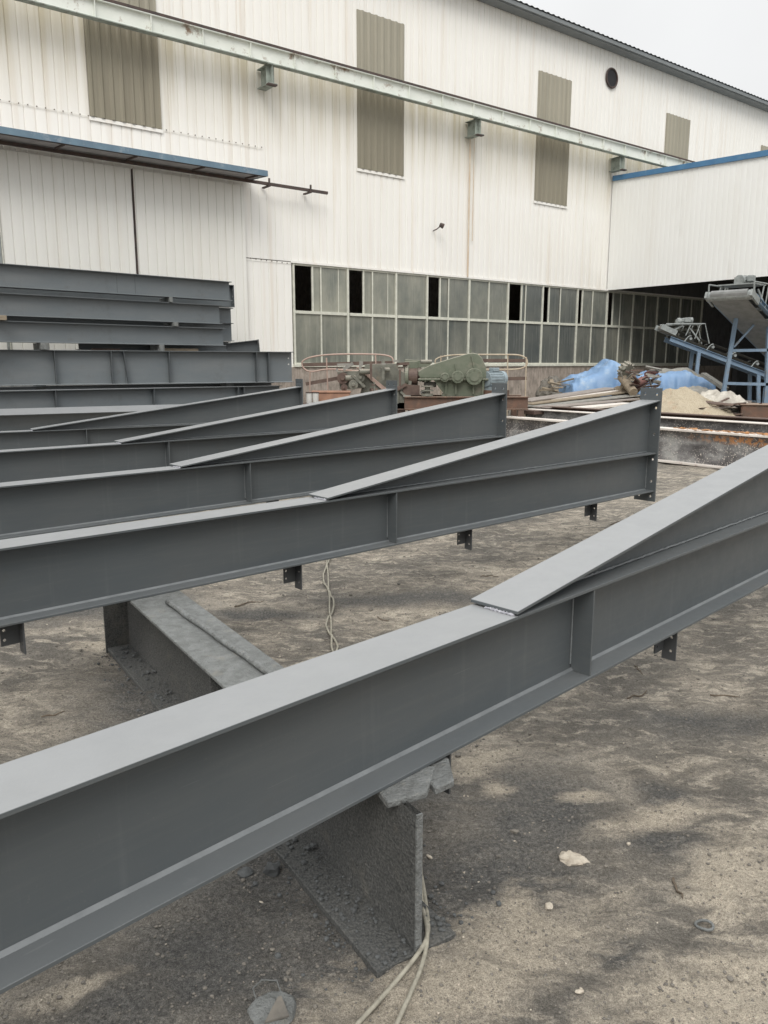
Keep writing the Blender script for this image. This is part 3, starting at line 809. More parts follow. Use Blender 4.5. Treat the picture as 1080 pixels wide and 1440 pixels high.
# ------------------------------------------------------------------ warehouse
WO = Vector((-2.2143, 19.2, 0)); WA = math.atan2(0.60517, 0.7961)
camS = -9.86; DIST = 16.62
def so(s, off): return camS + (s - camS) * (DIST - off) / DIST
def zo(z, off): return EYE + (z - EYE) * (DIST - off) / DIST
def wuv(u, v, off=0.0):
    r = ray(u, v); n = Vector((0.60517, -0.7961, 0)); d = Vector((0.7961, 0.60517, 0))
    o = WO + n * off
    t = o.dot(n) / Vector((r.x, r.y, 0)).dot(n)
    q = Vector((r.x * t, r.y * t, 0)) - WO
    return q.dot(d), EYE + r.z * t
wh = thing('warehouse_building', 'large cream corrugated warehouse with olive skylight strips and a window band', 'building', WO, WA)

def corr(mb, s0, s1, z0, z1, y=0.0, pitch=0.205, depth=0.013, axis='x', th=0.03, phase=0.0):
    """trapezoid sheet cladding from s0 to s1, ribs towards the viewer (-y)"""
    prof = []
    k = math.floor((s0 - phase) / pitch)
    while True:
        b = k * pitch + phase
        for dx, dd in (((0.0, 0), (0.035, -depth), (0.075, -depth), (0.11, 0)) if depth > 0.016 else ((0.0, 0), (0.009, 0.016), (0.014, 0.016), (0.024, 0), (0.095, -0.004), (0.11, -0.004))):
            prof.append((b + dx, y + dd))
        k += 1
        if b > s1: break
    def clip(pr):
        out = []
        for i in range(len(pr) - 1):
            (xa, ya), (xb, yb) = pr[i], pr[i + 1]
            if xb <= s0 or xa >= s1: continue
            if xa < s0:
                t = (s0 - xa) / (xb - xa); xa, ya = s0, ya + (yb - ya) * t
            if xb > s1:
                t = (s1 - xa) / (xb - xa); xb, yb = s1, ya + (yb - ya) * t
            if not out: out.append((xa, ya))
            out.append((xb, yb))
        return out
    pr = clip(prof)
    n = len(pr)
    vs = []
    zf1 = z1 if callable(z1) else (lambda s: z1)
    zf0 = z0 if callable(z0) else (lambda s: z0)
    for (x, yv) in pr:
        for zz in (zf0(x), zf1(x)):
            vs.append((x, yv, zz) if axis == 'x' else (yv, x, zz))
    fs = [(2 * i, 2 * i + 2, 2 * i + 3, 2 * i + 1) for i in range(n - 1)]
    # back skin
    o = len(vs)
    for x in (s0, s1):
        for zz in (zf0(x), zf1(x)):
            vs.append((x, y + th, zz) if axis == 'x' else (y + th, x, zz))
    fs += [(o, o + 1, o + 3, o + 2)]
    fs += [(0, 1, o + 1, o), (2 * n - 2, o + 2, o + 3, 2 * n - 1)]
    mb.add(vs, fs)
S0, S1 = -26.0, 34.0
ZTOP = 11.11
ROOF = 11.32
# window rows: picture columns of the thick mullions
wu = [412, 489, 556.5, 600, 659, 713.5, 762, 811, 853]
ws = [wuv(u, 440)[0] for u in wu]
wd_ = (ws[-1] - ws[-5]) / 4
while ws[-1] < 17.0: ws.append(ws[-1] + 1.42)
WS0, WS1 = ws[0], ws[-1]
w = MB()
corr(w, S0, S1, 4.02, ZTOP)
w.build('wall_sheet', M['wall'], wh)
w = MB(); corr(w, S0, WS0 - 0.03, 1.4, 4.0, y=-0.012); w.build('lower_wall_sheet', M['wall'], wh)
w = MB(); corr(w, WS1 + 0.03, S1, 1.4, 4.0, y=-0.012); w.build('lower_wall_sheet', M['interior'], wh)  # dark colour stands for the shade inside the annex
w = MB(); corr(w, 12.1, 27.8, 4.04, 5.58, y=-0.035); w.build('annex_shade_sheet', M['interior'], wh)  # added dark sheet, paints annex shade over the cream wall
MB().box(S0, S1, -0.06, 0.16, -0.1, 1.55).build('base_wall', M['base_wall'], wh)
MB().box(WS0 - 0.03, WS1 + 0.03, -0.10, 0.14, 1.551, 1.615).build('window_sill', M['alu'], wh, bevel=0.006)
# flashing above windows
MB().box(WS0 - 0.05, WS1 + 0.05, -0.05, -0.026, 3.985, 4.035).build('flashing', M['wall'], wh)
# rest of the hall: end walls, back wall, gable roof, dark inside
DEP = 24.0
sh = MB()
sh.box(S0, S0 + 0.1, 0.17, DEP, 0, ZTOP - 0.02); sh.box(S1 - 0.1, S1, 0.17, DEP, 0, ZTOP - 0.02); sh.box(S0, S1, DEP, DEP + 0.1, 0, ZTOP - 0.02)
sh.build('rear_walls', M['base_wall'], wh)
rf = MB()
# ribbed roof sheet: eave edge is ribbed
prof = []
k = S0 - 0.2
while k < S1 + 0.2:
    prof += [(k, 0.0), (k + 0.04, 0.02), (k + 0.10, 0.02), (k + 0.14, 0.0)]
    k += 0.22
vs = []; n = len(prof)
for yv, zz in ((-0.45, ROOF - 0.10), (DEP / 2, ROOF + 2.2), (DEP + 0.4, ROOF - 0.10)):
    vs += [(x, yv, zz + dz) for x, dz in prof]
fs = []
for r0 in range(2):
    fs += [(r0 * n + i, r0 * n + i + 1, (r0 + 1) * n + i + 1, (r0 + 1) * n + i) for i in range(n - 1)]
rf.add(vs, fs)
rf.build('roof_sheet', M['roof_grey'], wh)
MB().box(S0 - 0.2, S1 + 0.2, -0.42, -0.36, ROOF - 0.215, ROOF - 0.115).build('eave_fascia', M['roof_grey'], wh)
MB().box(S0 - 0.2, S1 + 0.2, -0.36, -0.03, ROOF - 0.235, ROOF - 0.20).build('eave_soffit', M['roof_grey'], wh)

# windows
openings = {0: (0.0, 0.335), 1: (0.02, 0.30), 3: (0.02, 0.28), 5: (0.02, 0.37), 6: (0.03, 0.16), 7: (0.02, 0.14), 8: (0.03, 0.2)}
ZS, ZTR, ZWT = 1.617, 2.86, 3.983
for i in range(len(ws) - 1):
    a, b = ws[i], ws[i + 1]; wdt = b - a
    fr = MB()
    t = 0.055
    fr.box(a - t / 2 + (0.03 if i == 0 else 0), a + t / 2 if i else a + 0.05, -0.03, 0.05, ZS, ZWT)
    if i == len(ws) - 2: fr.box(b - t / 2, b + t / 2, -0.03, 0.05, ZS, ZWT)
    fr.box(a + t / 2 + 0.022, b - t / 2 - 0.001, -0.022, 0.05, ZTR - 0.035, ZTR + 0.035)
    single = (i == 2)
    mid = (a + b) / 2
    if not single: fr.box(mid - 0.018, mid + 0.018, -0.015, 0.05, ZS, ZTR - 0.036)
    fr.box(a + t / 2 + 0.022, b - t / 2 - 0.001, -0.012, 0.05, ZS + 0.001, ZS + 0.04)
    fr.box(a + t / 2 + 0.022, b - t / 2 - 0.001, -0.012, 0.05, ZWT - 0.04, ZWT - 0.001)
    pn = MB()
    lo, hi = a + t / 2, b - t / 2
    def gl(x0, x1, z0, z1, y=0.012):
        k0 = len(pn.v); pn.box(x0, x1, y, y + 0.005, z0, z1)
        ta, tb = random.uniform(-0.006, 0.006), random.uniform(-0.006, 0.006)
        for q in range(k0, k0 + 8):
            vx, vy, vz = pn.v[q]
            pn.v[q] = (vx, vy + ta * (1 if vx > (x0 + x1) / 2 else 0) + tb * (1 if vz > (z0 + z1) / 2 else 0) * 0.5, vz)
    if single: gl(lo, hi, ZS + 0.04, ZTR - 0.03); gl(lo, hi, ZTR + 0.03, ZWT - 0.04)
    else:
        gl(lo, mid - 0.018, ZS + 0.04, ZTR - 0.03); gl(mid + 0.018, hi, ZS + 0.04, ZTR - 0.03, 0.016)
        if i in openings:
            f0, f1 = openings[i]
            o1 = lo + (hi - lo) * f1
            fr.box(o1, o1 + 0.045, -0.008, 0.03, ZTR + 0.036, ZWT - 0.041)
            gl(o1 + 0.045, mid - 0.016, ZTR + 0.03, ZWT - 0.04, 0.02)
            fr.box(mid - 0.016, mid + 0.02, -0.014, 0.008, ZTR + 0.036, ZWT - 0.041)
            gl(mid + 0.02, hi, ZTR + 0.03, ZWT - 0.04, 0.01)
            if i < 2: fr.box(hi - wdt * 0.16, hi - wdt * 0.16 + 0.02, 0.0, 0.0085, ZTR + 0.036, ZWT - 0.041)
        else:
            fr.box(mid - 0.018, mid + 0.018, -0.014, 0.05, ZTR + 0.036, ZWT - 0.041)
            gl(lo, mid - 0.018, ZTR + 0.03, ZWT - 0.04); gl(mid + 0.018, hi, ZTR + 0.03, ZWT - 0.04, 0.018)
    wn = fr.build('window', M['alu'], wh)
    pno = pn.build('pane', [M['glass'], M['glass_upper']], wn)
    for p in pno.data.polygons: p.material_index = 1 if p.center.z > ZTR else 0
# a pale crane hook drum just inside the open panes
# skylight strips
for u0, u1, segs in ((-4.5, -3.05, ((6.42, 8.3), (8.3, 9.92))), (1.955, 3.40, ((6.37, 8.3), (8.3, 9.92))), (8.355, 9.8, ((6.37, 8.3), (8.3, 9.9))),
                     (14.7, 16.05, ((6.4, 8.3), (8.3, 9.9))), (20.97, 22.4, ((8.3, 9.87),)), (-10.9, -9.45, ((6.42, 9.9),)), (27.3, 28.7, ((8.3, 9.87),))):
    for z0, z1 in segs:
        k = MB()
        corr(k, u0, u1, z0, z1 - 0.01 if z1 < 9 else z1, y=-0.028, pitch=0.205, depth=0.03)
        k.build('skylight_panel', M['skylight_darker' if z0 < 8 and z1 < 9 else 'skylight'], wh)
        if z0 < 7:
            MB().box(u0 - 0.03, u1 + 0.03, -0.034, -0.024, z0 - 0.07, z0 - 0.005).build('flashing', M['wall'], wh)
# round vent
hs, hz = wuv(860, 110, 0.03)
v = MB()
n = 28
pts = [(hs + 0.27 * math.cos(2 * math.pi * i / n), -0.045, hz + 0.27 * math.sin(2 * math.pi * i / n)) for i in range(n)]
v.tube(pts, 0.028, 8, closed=True)
vt = v.build('round_vent', M['dark_iron'], wh, smooth=True)
MB().cyl((hs, -0.028, hz), (hs, -0.034, hz), 0.27, n=28).build('vent_mouth', mat('vent_darkness', (0.02, 0.02, 0.022), (0.03, 0.03, 0.03), rough=0.9), vt)  # near-black disc painted as the darkness inside the hole
# crane runway beam on brackets
OFF = 0.45
zc0, zc1 = zo(8.21, OFF), zo(8.56, OFF)
cb = MB()
cb.box(-20, 33, -OFF - 0.006, -OFF + 0.006, zc0 + 0.02, zc1 - 0.02)
crane = cb.build('runway_beam', M['crane'], wh)
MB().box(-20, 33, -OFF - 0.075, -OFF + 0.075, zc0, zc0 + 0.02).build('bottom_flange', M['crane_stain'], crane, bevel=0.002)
MB().box(-20, 33, -OFF - 0.075, -OFF + 0.075, zc1 - 0.02, zc1).build('top_flange', M['crane'], crane, bevel=0.002)
MB().box(-20, 33, -OFF - 0.025, -OFF + 0.035, zc1 + 0.001, zc1 + 0.075).build('crane_rail', M['dark_iron'], crane)
MB().box(-20, 33, -OFF - 0.08, -OFF - 0.03, zc1 + 0.0005, zc1 + 0.05).build('rail_edge', M['dark_iron'], crane)
st0 = so(wuv(132, 20)[0], OFF)
x = st0 - 1.09 * 6
while x < 32:
    m_ = MB()
    for s_ in (-1,):
        m_.box(x, x + 0.012, -OFF - 0.068, -OFF - 0.007, zc0 + 0.021, zc1 - 0.021)
    m_.build('stiffener', M['crane'], crane)
    x += 1.09
for u_, v_ in ((378, 110), (670, 180), (872, 232), (-330, 100)):
    s_, _ = wuv(u_, v_, OFF * 0.8)
    b_ = MB()
    b_.box(s_ - 0.006, s_ + 0.006, -OFF - 0.08, -0.02, zc0 - 0.385, zc0 - 0.018)
    b_.box(s_ - 0.11, s_ + 0.11, -OFF - 0.10, -0.02, zc0 - 0.40, zc0 - 0.386)
    b_.box(s_ - 0.11, s_ + 0.11, -OFF - 0.10, -0.02, zc0 - 0.017, zc0 - 0.002)
    b_.box(s_ - 0.10, s_ - 0.0065, -OFF + 0.03, -OFF + 0.042, zc0 - 0.385, zc0 - 0.018)
    b_.box(s_ + 0.0065, s_ + 0.10, -OFF + 0.03, -OFF + 0.042, zc0 - 0.385, zc0 - 0.018)
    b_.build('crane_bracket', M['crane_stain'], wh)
    MB().box(s_ - 0.12, s_ + 0.10, -OFF - 0.11, -OFF + 0.0, zc0 - 0.43, zc0 - 0.402).build('bracket_plate', M['dark_iron'], wh)
# rust stained conduit under second bracket
s_, z_ = wuv(661, 200, 0.05)
c_ = MB(); c_.cyl((s_, -0.06, 4.02), (s_, -0.06, z_ + 0.4), 0.022, n=8)
c_.cyl((s_ + 0.16, -0.05, 5.0), (s_ + 0.16, -0.05, z_ + 0.3), 0.012, n=6)
c_.build('conduit_pipe', M['pipe_cream'], wh)
# wall lamp bracket
s_, z_ = wuv(616, 318, 0.1)
l_ = MB(); l_.tube([(s_ - 0.1, -0.02, z_ - 0.12), (s_ - 0.1, -0.15, z_ - 0.10), (s_ - 0.02, -0.22, z_ - 0.02)], 0.015, 6)
l_.cyl((s_ - 0.04, -0.22, z_ + 0.02), (s_ + 0.05, -0.26, z_ - 0.02), 0.05, 0.07, 12)
l_.build('wall_lamp', M['dark_iron'], wh)
# sheet-lap lines with screws
def lap(u0, v0, u1, v1, n=30, r=0.012):
    a = wuv(u0, v0, 0.03); b = wuv(u1, v1, 0.03)
    m_ = MB()
    for i in range(n + 1):
        t = i / n
        x = a[0] + (b[0] - a[0]) * t; z = a[1] + (b[1] - a[1]) * t
        m_.cyl((x, -0.02, z), (x, -0.034, z + 0.0), r, n=6)
    m_.build('screw_row', M['screw'], wh)
    MB().box(a[0], b[0], -0.0245, -0.0225, min(a[1], b[1]) - 0.012, max(a[1], b[1]) + 0.002 if False else min(a[1], b[1]) + 0.0).build('sheet_lap', M['door_sheet'], wh)
lap(0, 140, 368, 207, 34)
lap(345, 362, 411, 371, 9)
# sliding door with awning and track
DO = 0.13
sl, _ = wuv(4, 360, DO); sm_, _ = wuv(188, 300, DO); sr, _ = wuv(345, 330, DO)
zt_ = wuv(188, 238, DO)[1]
for a_, b_ in ((sl, sm_ - 0.02), (sm_ + 0.02, sr)):
    k = MB(); corr(k, a_, b_, 0.1, zt_, y=-DO, phase=0.06, depth=0.012, pitch=0.2)
    dr = k.build('sliding_door', M['door_sheet'], wh)
    MB().box(a_ - 0.016, a_, -DO - 0.03, -DO + 0.02, 0.1, zt_).build('door_edge', M['alu'] if a_ == sl else M['dark_iron'], dr)
k = MB(); corr(k, sl - 6, sl - 0.06, 0.1, zt_, y=-DO + 0.03, depth=0.012); k.build('sliding_door', M['door_sheet'], wh)
MB().box(sl - 0.058, sl - 0.02, -DO - 0.02, -DO + 0.03, 0.1, zt_).build('door_post', M['galv'], wh)
# track
tz = wuv(375, 257, 0.3)[1]
ts = wuv(461, 272, 0.3)[0]
MB().box(sl - 8, ts, -0.31, -0.25, tz - 0.045, tz + 0.015).build('door_track', M['dark_iron'], wh)
for uu in (378, 436):
    s_ = wuv(uu, 262, 0.3)[0]
    MB().box(s_ - 0.03, s_ + 0.03, -0.34, -0.03, tz - 0.075, tz - 0.046).box(s_ - 0.02, s_ + 0.02, -0.335, -0.315, tz - 0.045, tz + 0.10).build('track_bracket', M['dark_iron'], wh)
# awning: blue fascia, pale underside ribs
aO = 0.95
az1 = wuv(375, 240, aO)[1]; az0 = az1 - 0.115
asR = wuv(376, 243, aO)[0]
aw = MB().box(sl - 8, asR, -aO - 0.012, -aO + 0.012, az0, az1).build('awning', M['blue_awning'], wh)
MB().prism([(-aO + 0.013, az0 + 0.035), (-0.03, az0 + 0.10), (-0.03, az0 + 0.08), (-aO + 0.013, az0 + 0.015)], sl - 8, asR, 'x').build('awning_sheet', M['awning_under'], aw)
MB().prism([(-aO + 0.013, az0 + 0.005), (-aO + 0.013, az1), (-0.03, az1 + 0.02), (-0.03, az0 + 0.07)], asR + 0.001, asR + 0.02, 'x').build('awning_end', M['blue_awning'], aw)
MB().box(sl - 8, asR - 0.03, -aO + 0.02, -aO + 0.06, az0 - 0.005, az0 + 0.03).build('awning_angle', M['dark_iron'], aw)
for uu in (-120, 85, 185, 278, 352):
    s_ = wuv(uu, 230, aO * 0.6)[0]
    MB().bar((s_, -aO + 0.07, az0 + 0.0), (s_ - 0.0, -0.32, az0 + 0.045), 0.035, 0.03).build('awning_rib', M['dark_iron'], aw)

# ------------------------------------------------------------------ annex
AS = 11.98
an = thing('annex_building', 'open white corrugated annex with blue roof trim, joined to the warehouse at the right', 'building', WO, WA)
TL = 26.0
def annex_top(t): return 7.48 - 0.045 * (-t)     # t is negative towards the viewer
k = MB()
# cladding: plane x = AS, running towards viewer along -y; ribs face -x
prof = []; tcur = -0.7 * 0
pr = []
b0 = 0.0
while b0 < TL:
    for dx, dd in ((0.0, 0), (0.008, 0.006), (0.013, 0.006), (0.022, 0), (0.09, -0.003)): pr.append((b0 + dx, dd))
    b0 += 0.165
vs = []
for t_, dd in pr:
    vs += [(AS + dd, -t_ - 0.03, 4.0), (AS + dd, -t_ - 0.03, annex_top(-t_))]
n = len(pr)
fs = [(2 * i, 2 * i + 1, 2 * i + 3, 2 * i + 2) for i in range(n - 1)]
k.add(vs, fs)
k.build('wall_sheet', M['wall_annex'], an)
MB().box(AS + 0.012, AS + 0.08, -TL, -0.03, 4.0, 6.1).build('wall_lining', M['soffit'], an)
tr = MB()
vs = [(x, y, annex_top(y) + dz) for y in (-TL, -0.06) for x, dz in ((AS - 0.06, -0.10), (AS + 0.10, -0.10), (AS + 0.10, 0.05), (AS - 0.06, 0.05))]
tr.add(vs, [(0, 1, 2, 3), (7, 6, 5, 4), (0, 4, 5, 1), (1, 5, 6, 2), (2, 6, 7, 3), (3, 7, 4, 0)])
tr.build('roof_trim', M['blue_trim'], an)
rv = MB()
vs = [(x, y, annex_top(y) - 0.02 + dz) for y in (-TL, -0.06) for x, dz in ((AS + 0.11, 0.0), (AS + 16, 0.0), (AS + 16, 0.04), (AS + 0.11, 0.04))]
rv.add(vs, [(0, 1, 2, 3), (7, 6, 5, 4), (0, 4, 5, 1), (1, 5, 6, 2), (2, 6, 7, 3), (3, 7, 4, 0)])
rv.build('roof_sheet', M['roof_grey'], an)
# lower ceiling, beams and dark walls within
MB().box(AS + 0.09, AS + 15.9, -TL + 0.1, -0.1, 5.6, 5.66).build('ceiling', M['soffit'], an)
for y in (-2.2, -8.6, -15.0): MB().box(AS + 0.09, AS + 15.8, y - 0.1, y + 0.1, 4.35, 4.75).build('ceiling_beam', M['soffit'], an)
MB().box(AS + 0.09, AS + 0.3, -TL + 0.2, -0.2, 4.02, 4.3).build('lintel_beam', M['soffit'], an)
bw = MB(); corr(bw, -TL, -0.1, 0, 5.55, y=AS + 15.9, axis='y'); bw.build('rear_wall', M['interior'], an)
bw = MB(); bw.box(AS + 0.1, AS + 15.8, -TL, -TL + 0.1, 0, 5.55); bw.build('side_wall', M['interior'], an)
for y in (-0.25,):
    MB().box(AS + 8, AS + 15.8, -0.35, -0.15, 0, 5.5).build('inner_partition', M['interior'], an)
for y in (-9.5, -18):
    MB().box(AS + 0.1, AS + 0.35, y - 0.12, y + 0.12, 0, 4.0).build('post', M['blue_steel'], an)

# ------------------------------------------------------------------ splattered girders lying on the yard, right
def girder_on_ground(label, p0, ang, L, z0, h, w, webm, flm, t=0.03):
    root = thing('steel_girder', label, 'steel girder', (p0[0], p0[1], z0), ang, 'old girders lying on the yard')
    MB().box(0, L, -0.008, 0.008, t, h - t).build('web', webm, root)
    MB().box(0, L, -w / 2, w / 2, 0, t).build('bottom_flange', flm, root, bevel=0.004)
    MB().box(0, L, -w / 2, w / 2, h - t, h).build('top_flange', flm, root, bevel=0.004)
    return root
gdir = math.atan2(-0.796, 0.605)
A0 = Vector((2.52, 16.05)); 
girder_on_ground('old girder with a paint splattered web and pale flanges, nearest of those on the yard', A0, gdir, 9.5, 0.0, 0.575, 0.24, M['splatter'], M['pale_flange'], 0.034)
B0 = Vector((3.05, 16.55))
girder_on_ground('pale flanged old girder right behind the splattered one', B0, gdir, 9.5, 0.0, 0.70, 0.22, M['splatter'], M['pale_flange'], 0.02)
C0 = Vector((3.45, 16.75))
girder_on_ground('brown rusty girder at the back of the old girders', C0, gdir, 9.5, 0.0, 0.745, 0.2, M['rust'], M['rail_brown'], 0.022)

M['flake'] = mat('orange_brown_flake', (0.50, 0.25, 0.10), (0.30, 0.16, 0.08), scale=8, rough=0.9)
rr = random.Random(77); fk = MB(); ux = Vector((0.605, -0.796, 0)); uy = Vector((0.796, 0.605, 0))
for i in range(420):
    t_ = 3.9 + 3.2 * rr.random() ** 0.8; w_ = rr.uniform(-0.11, 0.11)
    c_ = Vector((A0.x, A0.y, 0.577 + rr.uniform(0.002, 0.02))) + ux * t_ + uy * w_
    s_ = rr.uniform(0.008, 0.03)
    fk.bar(c_ - ux * s_, c_ + ux * s_ + uy * rr.uniform(-s_, s_), s_, 0.004, up=(rr.uniform(-.4, .4), rr.uniform(-.4, .4), 1))
tag(fk.build('rust_flakes', M['flake'], None), 'orange brown flakes lying on the splattered girder', 'flakes', None, 'stuff')
# chippings heap
def heap(name, label, cat, c, r, h, m, amp=0.075, seed=0, sx=1.0):
    def fn(a, b):
        rr = b * r; th = a * 2 * math.pi
        x = rr * math.cos(th) * sx; y = rr * math.sin(th)
        k = max(0.0, 1 - math.hypot(x / sx, y) / r)
        z = h * (k ** 0.9) * (1 - 0.12 * math.exp(-(1 - k) * 9)) + amp * noise.fractal(Vector((x * 3 + seed, y * 3, seed)), 0.9, 2.0, 5) * min(1, 4 * k + 0.1)
        z += 0.03 * noise.noise(Vector((x * 14, y * 14, seed)))
        return (x, y, z - 0.03)
    o = MB().grid(fn, 110, 60).build(name, m, None, smooth=True)
    o.location = (c[0], c[1], 0)
    return tag(o, label, cat)
hp = dy(957, 543, 17.3)
heap('chippings_heap', 'cone of pale wood chippings behind the splattered girder', 'heap', hp, 2.0, 1.27, M['sand'], seed=3)

# ------------------------------------------------------------------ tarps
def tarp(name, label, cx, cy, lx, ly, prof, rz=0, m='tarp', fold=0.05, cat='tarpaulin', seed=0, nu=110, nv=60):
    def fn(a, b):
        x = (a - 0.5) * lx; 
        # height profile along x, rounded off across y
        k = a * (len(prof) - 1); i = min(int(k), len(prof) - 2); t = k - i; t = t * t * (3 - 2 * t)
        h = prof[i] * (1 - t) + prof[i + 1] * t
        c = 1 - abs(2 * b - 1) ** 6
        z = h * c
        p = Vector((x * 1.6 + seed, b * 3.3, seed))
        z += fold * noise.fractal(p * 1.1, 1.0, 2.0, 2) * (0.4 + c) + 0.055 * (0.5 - abs(noise.noise(Vector((x * 2.6 + seed + b, b * 1.5, seed)))) * 2.2) * c + 0.018 * (0.5 - abs(noise.noise(Vector((x * 7 - b * 3, b * 3.5, seed + 3)))) * 2.2)
        yy = (b - 0.5) * ly * (1 + 0.10 * noise.noise(Vector((x * 2.6 + seed, b * 0.7, 5)))) + 0.09 * noise.noise(Vector((x * 6.5, seed, b * 0.8))) * (1 if b < 0.5 else -1) * (1 - c * 0.7) 
        return (x + 0.04 * noise.noise(p * 2.2), yy, max(z, -0.02))
    o = MB().grid(fn, nu, nv).build(name, M[m], None, smooth=True)
    o.location = (cx, cy, 0); o.rotation_euler = (0, 0, rz)
    return tag(o, label, cat)
def X(u, y): return (u - 540) / 1110 * y
tarp('blue_tarpaulin', 'peaked blue tarpaulin over goods below the window band', X(846, 20.3), 20.6, 2.1, 1.7, [0.1, 1.20, 1.30, 1.36, 1.42, 1.56, 1.70, 1.62, 1.40, 1.30, 0.2], R(6), seed=2, fold=0.045)
tarp('blue_tarpaulin', 'long low blue tarpaulin in front of the conveyors', X(948, 20.0), 20.2, 2.4, 1.5, [0.3, 1.34, 1.42, 1.36, 1.40, 1.40, 1.30, 1.28, 0.3], R(-3), seed=9, fold=0.045)
tarp('dusty_sack_pile', 'crumpled dusty white sacking heaped over boards beside the chippings', X(1022, 17.4), 17.4, 1.25, 0.9, [0.4, 0.88, 0.92, 1.0, 1.0, 0.88, 0.74, 0.3], R(-14), m='white_sack', fold=0.12, cat='sacking', seed=14)
tarp('dusty_sack_pile', 'greenish flat sheet bundle between the blue tarpaulin and the sacking', X(985, 18.3), 18.6, 1.1, 0.9, [0.6, 1.02, 1.05, 1.06, 1.04, 0.6], R(-6), m='dusty_belt', fold=0.05, cat='sacking', seed=21)

# sheets of plate, piled in front of the left tarp
def sheet(u0, v0, u1, v1, y0, y1, w, t, lab, m='board', grp='weathered boards piled beside the tarpaulins'):
    a = dy(u0, v0, y0); b = dy(u1, v1, y1)
    d = (b - a); L = d.length
    o = MB().box(0, L, -w / 2, w / 2, -t, 0).build('weathered_board', M[m], None, bevel=0.004)
    o.location = a
    o.rotation_euler = (0, -math.asin(d.z / L), math.atan2(d.y, d.x))
    return tag(o, lab, 'board', grp)
bl = 'long weathered board lying in the pile before the peaked blue tarpaulin'
sheet(735, 563, 862, 545, 17.6, 19.4, 0.5, 0.03, bl)
sheet(770, 561, 880, 547, 17.9, 19.2, 0.25, 0.02, bl, 'pale_flange')
sheet(742, 569, 840, 556, 17.2, 18.4, 0.2, 0.03, bl, 'dusty_belt')
sheet(738, 567, 885, 549, 17.3, 19.0, 0.5, 0.03, bl, 'timber')
sheet(745, 571, 905, 553, 17.0, 18.7, 0.5, 0.03, bl, 'dusty_belt')
sheet(760, 572, 890, 560, 16.6, 18.2, 0.45, 0.03, bl, 'board')
sheet(800, 574, 880, 566, 16.4, 17.6, 0.40, 0.05, bl, 'pale_flange')
sheet(740, 577, 850, 571, 16.2, 17.6, 0.45, 0.08, bl, 'rail_brown')
for i, (u_, v_, y_) in enumerate(((960, 566, 17.4), (978, 571, 17.0), (995, 577, 16.8), (1030, 582, 16.5))):
    sheet(u_ - 22, v_ + 3, u_ + 70, v_ - 8, y_, y_ + 0.9, 0.35, 0.05, 'rough board sticking out of the pile under the white sacking', 'board' if i % 2 else 'timber', 'boards under the sacking')
# base lumps holding up the piles
rb = rock('rubble_pile', M['rubble'], (X(800, 18.4), 18.6, 0.25), 1.0, (1.9, 0.8, 0.62), 3, 4, 0.3)
tag(rb, 'brown rubble under the weathered boards', 'rubble')
rb = rock('rubble_pile', M['rubble'], (X(1035, 17.8), 17.9, 0.2), 1.0, (1.2, 0.8, 0.62), 5, 4, 0.3)
tag(rb, 'brown rubble under the white sacking', 'rubble')
rb = rock('rubble_pile', M['rubble'], (X(779, 21.5), 21.6, 0.7), 0.75, (1.0, 0.5, 0.75), 6, 4, 0.35)
tag(rb, 'tan earth lump against the stained base wall left of the blue tarpaulin', 'rubble')
# pipes and drums between the tarps
def pipe(u0, v0, u1, v1, y0, y1, r, m, name, lab, cat, ribs=0):
    a = dy(u0, v0, y0); b = dy(u1, v1, y1)
    mb = MB()
    if ribs:
        pts = [a.lerp(b, i / ribs) for i in range(ribs + 1)]
        mb.tube(pts, [r * (1 + 0.05 * (i % 2)) for i in range(ribs + 1)], 18)
    else: mb.cyl(a, b, r, n=18)
    o = mb.build(name, M[m], None)
    for p in o.data.polygons: p.use_smooth = len(p.vertices) == 4
    return tag(o, lab, cat)
pipe(874, 530, 891, 552, 18.9, 18.2, 0.10, 'timber', 'ribbed_hose', 'thick ribbed grey brown hose leaning between the two blue tarpaulins', 'hose', 40)
pipe(895, 540, 908, 535, 18.8, 18.9, 0.11, 'red_drum', 'red_drum', 'faded red drum lying between the two blue tarpaulins', 'drum', 6)
pipe(910, 527, 922, 522, 18.9, 19.2, 0.08, 'red_drum', 'red_drum', 'smaller faded red drum on top of the scrap between tarpaulins', 'drum', 5)
pipe(898, 556, 925, 528, 18.4, 18.9, 0.05, 'tarp', 'rolled_tarpaulin', 'thin roll of blue sheet propped beside the red drum', 'tarpaulin', 10)
cg = thing('cog_wheel', 'dusty cog wheel on the scrap between the blue tarpaulins', 'cog wheel', dy(880, 520, 18.8), 0)
mb = MB(); prof = []
for i in range(48):
    r_ = 0.20 if (i // 2) % 2 else 0.16
    prof.append((r_ * math.cos(i * 2 * math.pi / 48), r_ * math.sin(i * 2 * math.pi / 48)))
mb.prism(prof, -0.08, 0.08, 'y', Matrix.Rotation(R(30), 4, 'Z') @ Matrix.Rotation(R(25), 4, 'X'))
mb.build('gear_ring', M['grey_machine'], cg)
MB().cyl((-0.12, -0.2, 0.05), (0.1, 0.2, -0.03), 0.05).build('hub', M['grey_machine'], cg)
rk = rock('rubble_pile', M['timber'], dy(885, 545, 19.2) + Vector((0, 0, -0.25)), 0.5, (1.1, 0.6, 1.0), 8, 4, 0.4)
tag(rk, 'heap of mixed scrap between the two blue tarpaulins', 'rubble')
rk = rock('rubble_pile', M['dusty_belt'], dy(925, 516, 22.0) + Vector((0.4, 0, -0.55)), 0.8, (1.6, 0.5, 0.65), 10, 4, 0.2)
tag(rk, 'grey spoil bank behind the long low blue tarpaulin', 'rubble')
